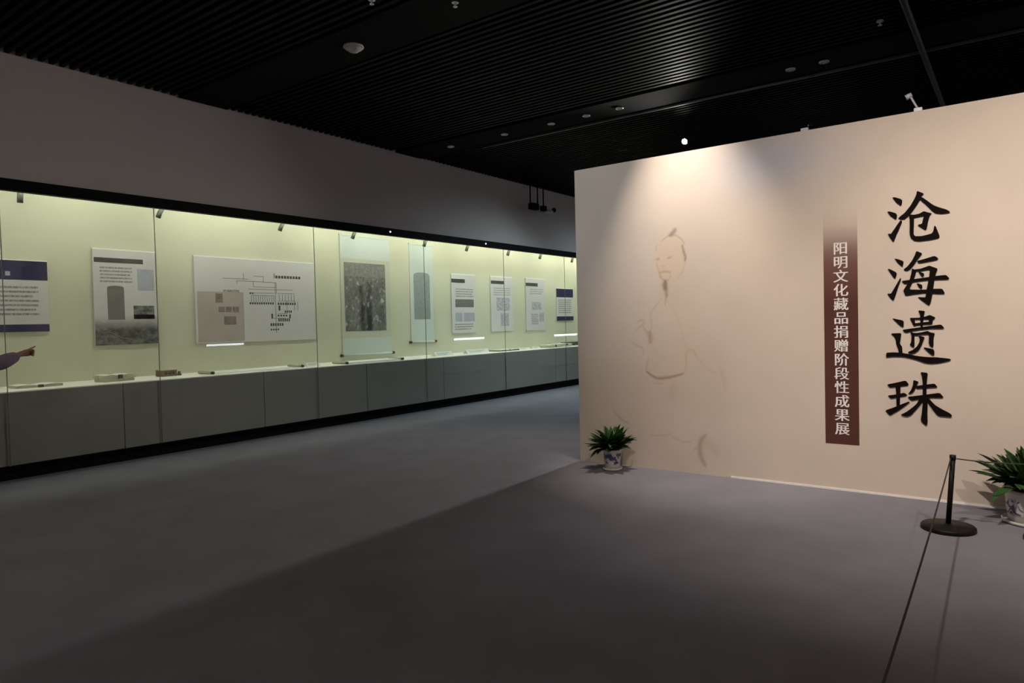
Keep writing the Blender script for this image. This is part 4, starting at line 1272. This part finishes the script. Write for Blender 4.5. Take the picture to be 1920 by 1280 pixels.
# pointing (near the glass): shoulder, elbow, wrist in world metres
SH_R, EL_R, WR_R = (-7.52, 2.00, 1.38), (-7.50, 2.26, 1.225), (-7.64, 2.505, 1.318)
body = {
 'pelvis': (L(-7.5, 1.80, 0.92), (0.15, 0.115)), 'waist': (L(-7.5, 1.80, 1.08), (0.14, 0.10)), 'chest': (L(-7.5, 1.80, 1.28), (0.16, 0.105)),
 'neck0': (L(-7.5, 1.80, 1.44), 0.06), 'neck': (L(-7.51, 1.80, 1.50), 0.052), 'jaw': (L(-7.535, 1.80, 1.565), (0.07, 0.068)), 'head': (L(-7.53, 1.80, 1.64), (0.078, 0.092)), 'crown': (L(-7.52, 1.80, 1.705), (0.06, 0.07)),
 'shr': (L(*SH_R), 0.058), 'elr': (L(*EL_R), 0.042), 'wrr': (L(*WR_R), 0.026),
 'shl': (L(-7.50, 1.61, 1.38), 0.058), 'ell': (L(-7.47, 1.56, 1.11), 0.042), 'wrl': (L(-7.52, 1.56, 0.87), 0.026), 'hndl': (L(-7.54, 1.57, 0.79), (0.022, 0.04)), 'fngl': (L(-7.56, 1.575, 0.71), (0.013, 0.034)),
 'hipr': (L(-7.5, 1.90, 0.86), 0.085), 'knr': (L(-7.51, 1.91, 0.48), 0.055), 'anr': (L(-7.48, 1.92, 0.09), 0.036), 'ftr': (L(-7.60, 1.93, 0.045), (0.036, 0.03)),
 'hipl': (L(-7.5, 1.70, 0.86), 0.085), 'knl': (L(-7.51, 1.69, 0.48), 0.055), 'anl': (L(-7.48, 1.68, 0.09), 0.036), 'ftl': (L(-7.60, 1.67, 0.045), (0.036, 0.03)),
}
edges = [('pelvis', 'waist'), ('waist', 'chest'), ('chest', 'neck0'), ('neck0', 'neck'), ('neck', 'jaw'), ('jaw', 'head'), ('head', 'crown'), ('chest', 'shr'), ('shr', 'elr'), ('elr', 'wrr'),
         ('chest', 'shl'), ('shl', 'ell'), ('ell', 'wrl'), ('wrl', 'hndl'), ('hndl', 'fngl'), ('pelvis', 'hipr'), ('hipr', 'knr'), ('knr', 'anr'), ('anr', 'ftr'), ('pelvis', 'hipl'), ('hipl', 'knl'), ('knl', 'anl'), ('anl', 'ftl')]
# the pointing hand: palm, straight index finger, curled middle, ring and little fingers, thumb
W = Vector(WR_R)
fw = Vector((-0.45, 0.88, 0.16)).normalized()          # pointing direction
up = Vector((0.08, -0.13, 0.98)); up = (up - fw * up.dot(fw)).normalized()
sd = fw.cross(up).normalized()                          # to the palm's right
def H(f_, u_, s_):
    q_ = W + fw * f_ + up * u_ + sd * s_
    return L(*q_)
body['palm'] = (H(0.045, -0.006, 0.0), (0.022, 0.036))
body['knuck'] = (H(0.085, -0.004, 0.0), (0.017, 0.036))
edges += [('wrr', 'palm'), ('palm', 'knuck')]
body['i1'] = (H(0.095, 0.022, 0.0), 0.0095); body['i2'] = (H(0.135, 0.030, 0.0), 0.0085); body['i3'] = (H(0.175, 0.038, 0.0), 0.0065)
edges += [('knuck', 'i1'), ('i1', 'i2'), ('i2', 'i3')]
for k, uu in enumerate((0.004, -0.014, -0.031)):
    a, b, c = 'm%d1' % k, 'm%d2' % k, 'm%d3' % k
    body[a] = (H(0.112 - 0.006 * k, uu, 0.0), 0.0092)
    body[b] = (H(0.122 - 0.008 * k, uu - 0.004, 0.030), 0.0088)
    body[c] = (H(0.088 - 0.006 * k, uu - 0.006, 0.042), 0.0075)
    edges += [('knuck', a), (a, b), (b, c)]
body['t1'] = (H(0.045, 0.020, 0.026), 0.011); body['t2'] = (H(0.078, 0.022, 0.042), 0.0095); body['t3'] = (H(0.105, 0.012, 0.044), 0.0075)
edges += [('palm', 't1'), ('t1', 't2'), ('t2', 't3')]
skin_obj('body', body, edges, M_SKIN, vis, 0, 2)
jk = {
 'hem': (L(-7.5, 1.80, 0.84), (0.175, 0.14)), 'waist': (L(-7.5, 1.80, 1.05), (0.165, 0.125)), 'chest': (L(-7.5, 1.80, 1.27), (0.185, 0.13)), 'collar': (L(-7.505, 1.80, 1.45), 0.078),
 'shr': (L(*SH_R), 0.085), 'elr': (L(*EL_R), 0.078), 'mid': (L(-7.555, 2.36, 1.265), 0.072), 'cuf': (L(-7.615, 2.465, 1.302), 0.046),
 'shl': (L(-7.50, 1.61, 1.38), 0.085), 'ell': (L(-7.47, 1.56, 1.11), 0.068), 'cul': (L(-7.515, 1.56, 0.90), 0.048),
}
skin_obj('jacket', jk, [('hem', 'waist'), ('waist', 'chest'), ('chest', 'collar'), ('chest', 'shr'), ('shr', 'elr'), ('elr', 'mid'), ('mid', 'cuf'), ('chest', 'shl'), ('shl', 'ell'), ('ell', 'cul')], M_JACKET, vis, 0, 2)
tr = {'p': (L(-7.5, 1.80, 0.90), (0.165, 0.13)), 'hr': (L(-7.5, 1.905, 0.82), 0.10), 'kr': (L(-7.51, 1.915, 0.48), 0.075), 'ar': (L(-7.485, 1.92, 0.08), 0.062),
      'hl': (L(-7.5, 1.695, 0.82), 0.10), 'kl': (L(-7.51, 1.685, 0.48), 0.075), 'al': (L(-7.485, 1.68, 0.08), 0.062)}
skin_obj('trousers', tr, [('p', 'hr'), ('hr', 'kr'), ('kr', 'ar'), ('p', 'hl'), ('hl', 'kl'), ('kl', 'al')], M_TROUSER, vis, 0, 2)
for yy in (1.925, 1.675):
    skin_obj('shoe', {'h': (L(-7.45, yy, 0.045), (0.045, 0.043)), 'm': (L(-7.55, yy, 0.045), (0.048, 0.042)), 't': (L(-7.66, yy, 0.035), (0.045, 0.033))}, [('h', 'm'), ('m', 't')], M_SHOE, vis, 0, 2)
bm = bmesh.new()
bmesh.ops.create_uvsphere(bm, u_segments=20, v_segments=14, radius=1.0)
for v in bm.verts:
    x, y, z = v.co
    s_ = 1.0 + 0.04 * noise.noise(v.co * 4)
    v.co = Vector((x * 0.098 * s_, y * 0.088 * s_, z * 0.105 * s_)) + Vector(L(-7.508, 1.80, 1.668))
    if x < -0.35 and z < 0.45:
        v.co.x = max(v.co.x, L(-7.54, 0, 0)[0])
obj('hair', finish(bm, 'hair'), M_HAIR, vis, True)
face = Vector(L(-7.612, 1.80, 1.62))
for s_ in (-1, 1):
    bm = bmesh.new()
    bmesh.ops.create_uvsphere(bm, u_segments=10, v_segments=6, radius=0.011, matrix=Matrix.Translation(face + Vector((0.008, s_ * 0.03, 0.015))))
    obj('eye', finish(bm, 'eye'), M_HAIR, vis, True)
    bm = bmesh.new()
    bmesh.ops.create_uvsphere(bm, u_segments=10, v_segments=6, radius=1.0)
    for v in bm.verts:
        v.co = Vector((v.co.x * 0.02, v.co.y * 0.008, v.co.z * 0.03)) + Vector(L(-7.51, 1.80 + s_ * 0.088, 1.62))
    obj('ear', finish(bm, 'ear'), M_SKIN, vis, True)
tube('nose', [face + Vector((0.0, 0, 0.01)), face + Vector((-0.014, 0, -0.022))], [0.007, 0.013], M_SKIN, vis, 10)
M_LIP = mat('lip', (0.33, 0.13, 0.11), 0.6, nscale=20, namt=0.1)
tube('mouth', [face + Vector((0.008, -0.022, -0.052)), face + Vector((-0.002, 0, -0.052)), face + Vector((0.008, 0.022, -0.052))], [0.003, 0.006, 0.003], M_LIP, vis, 8)
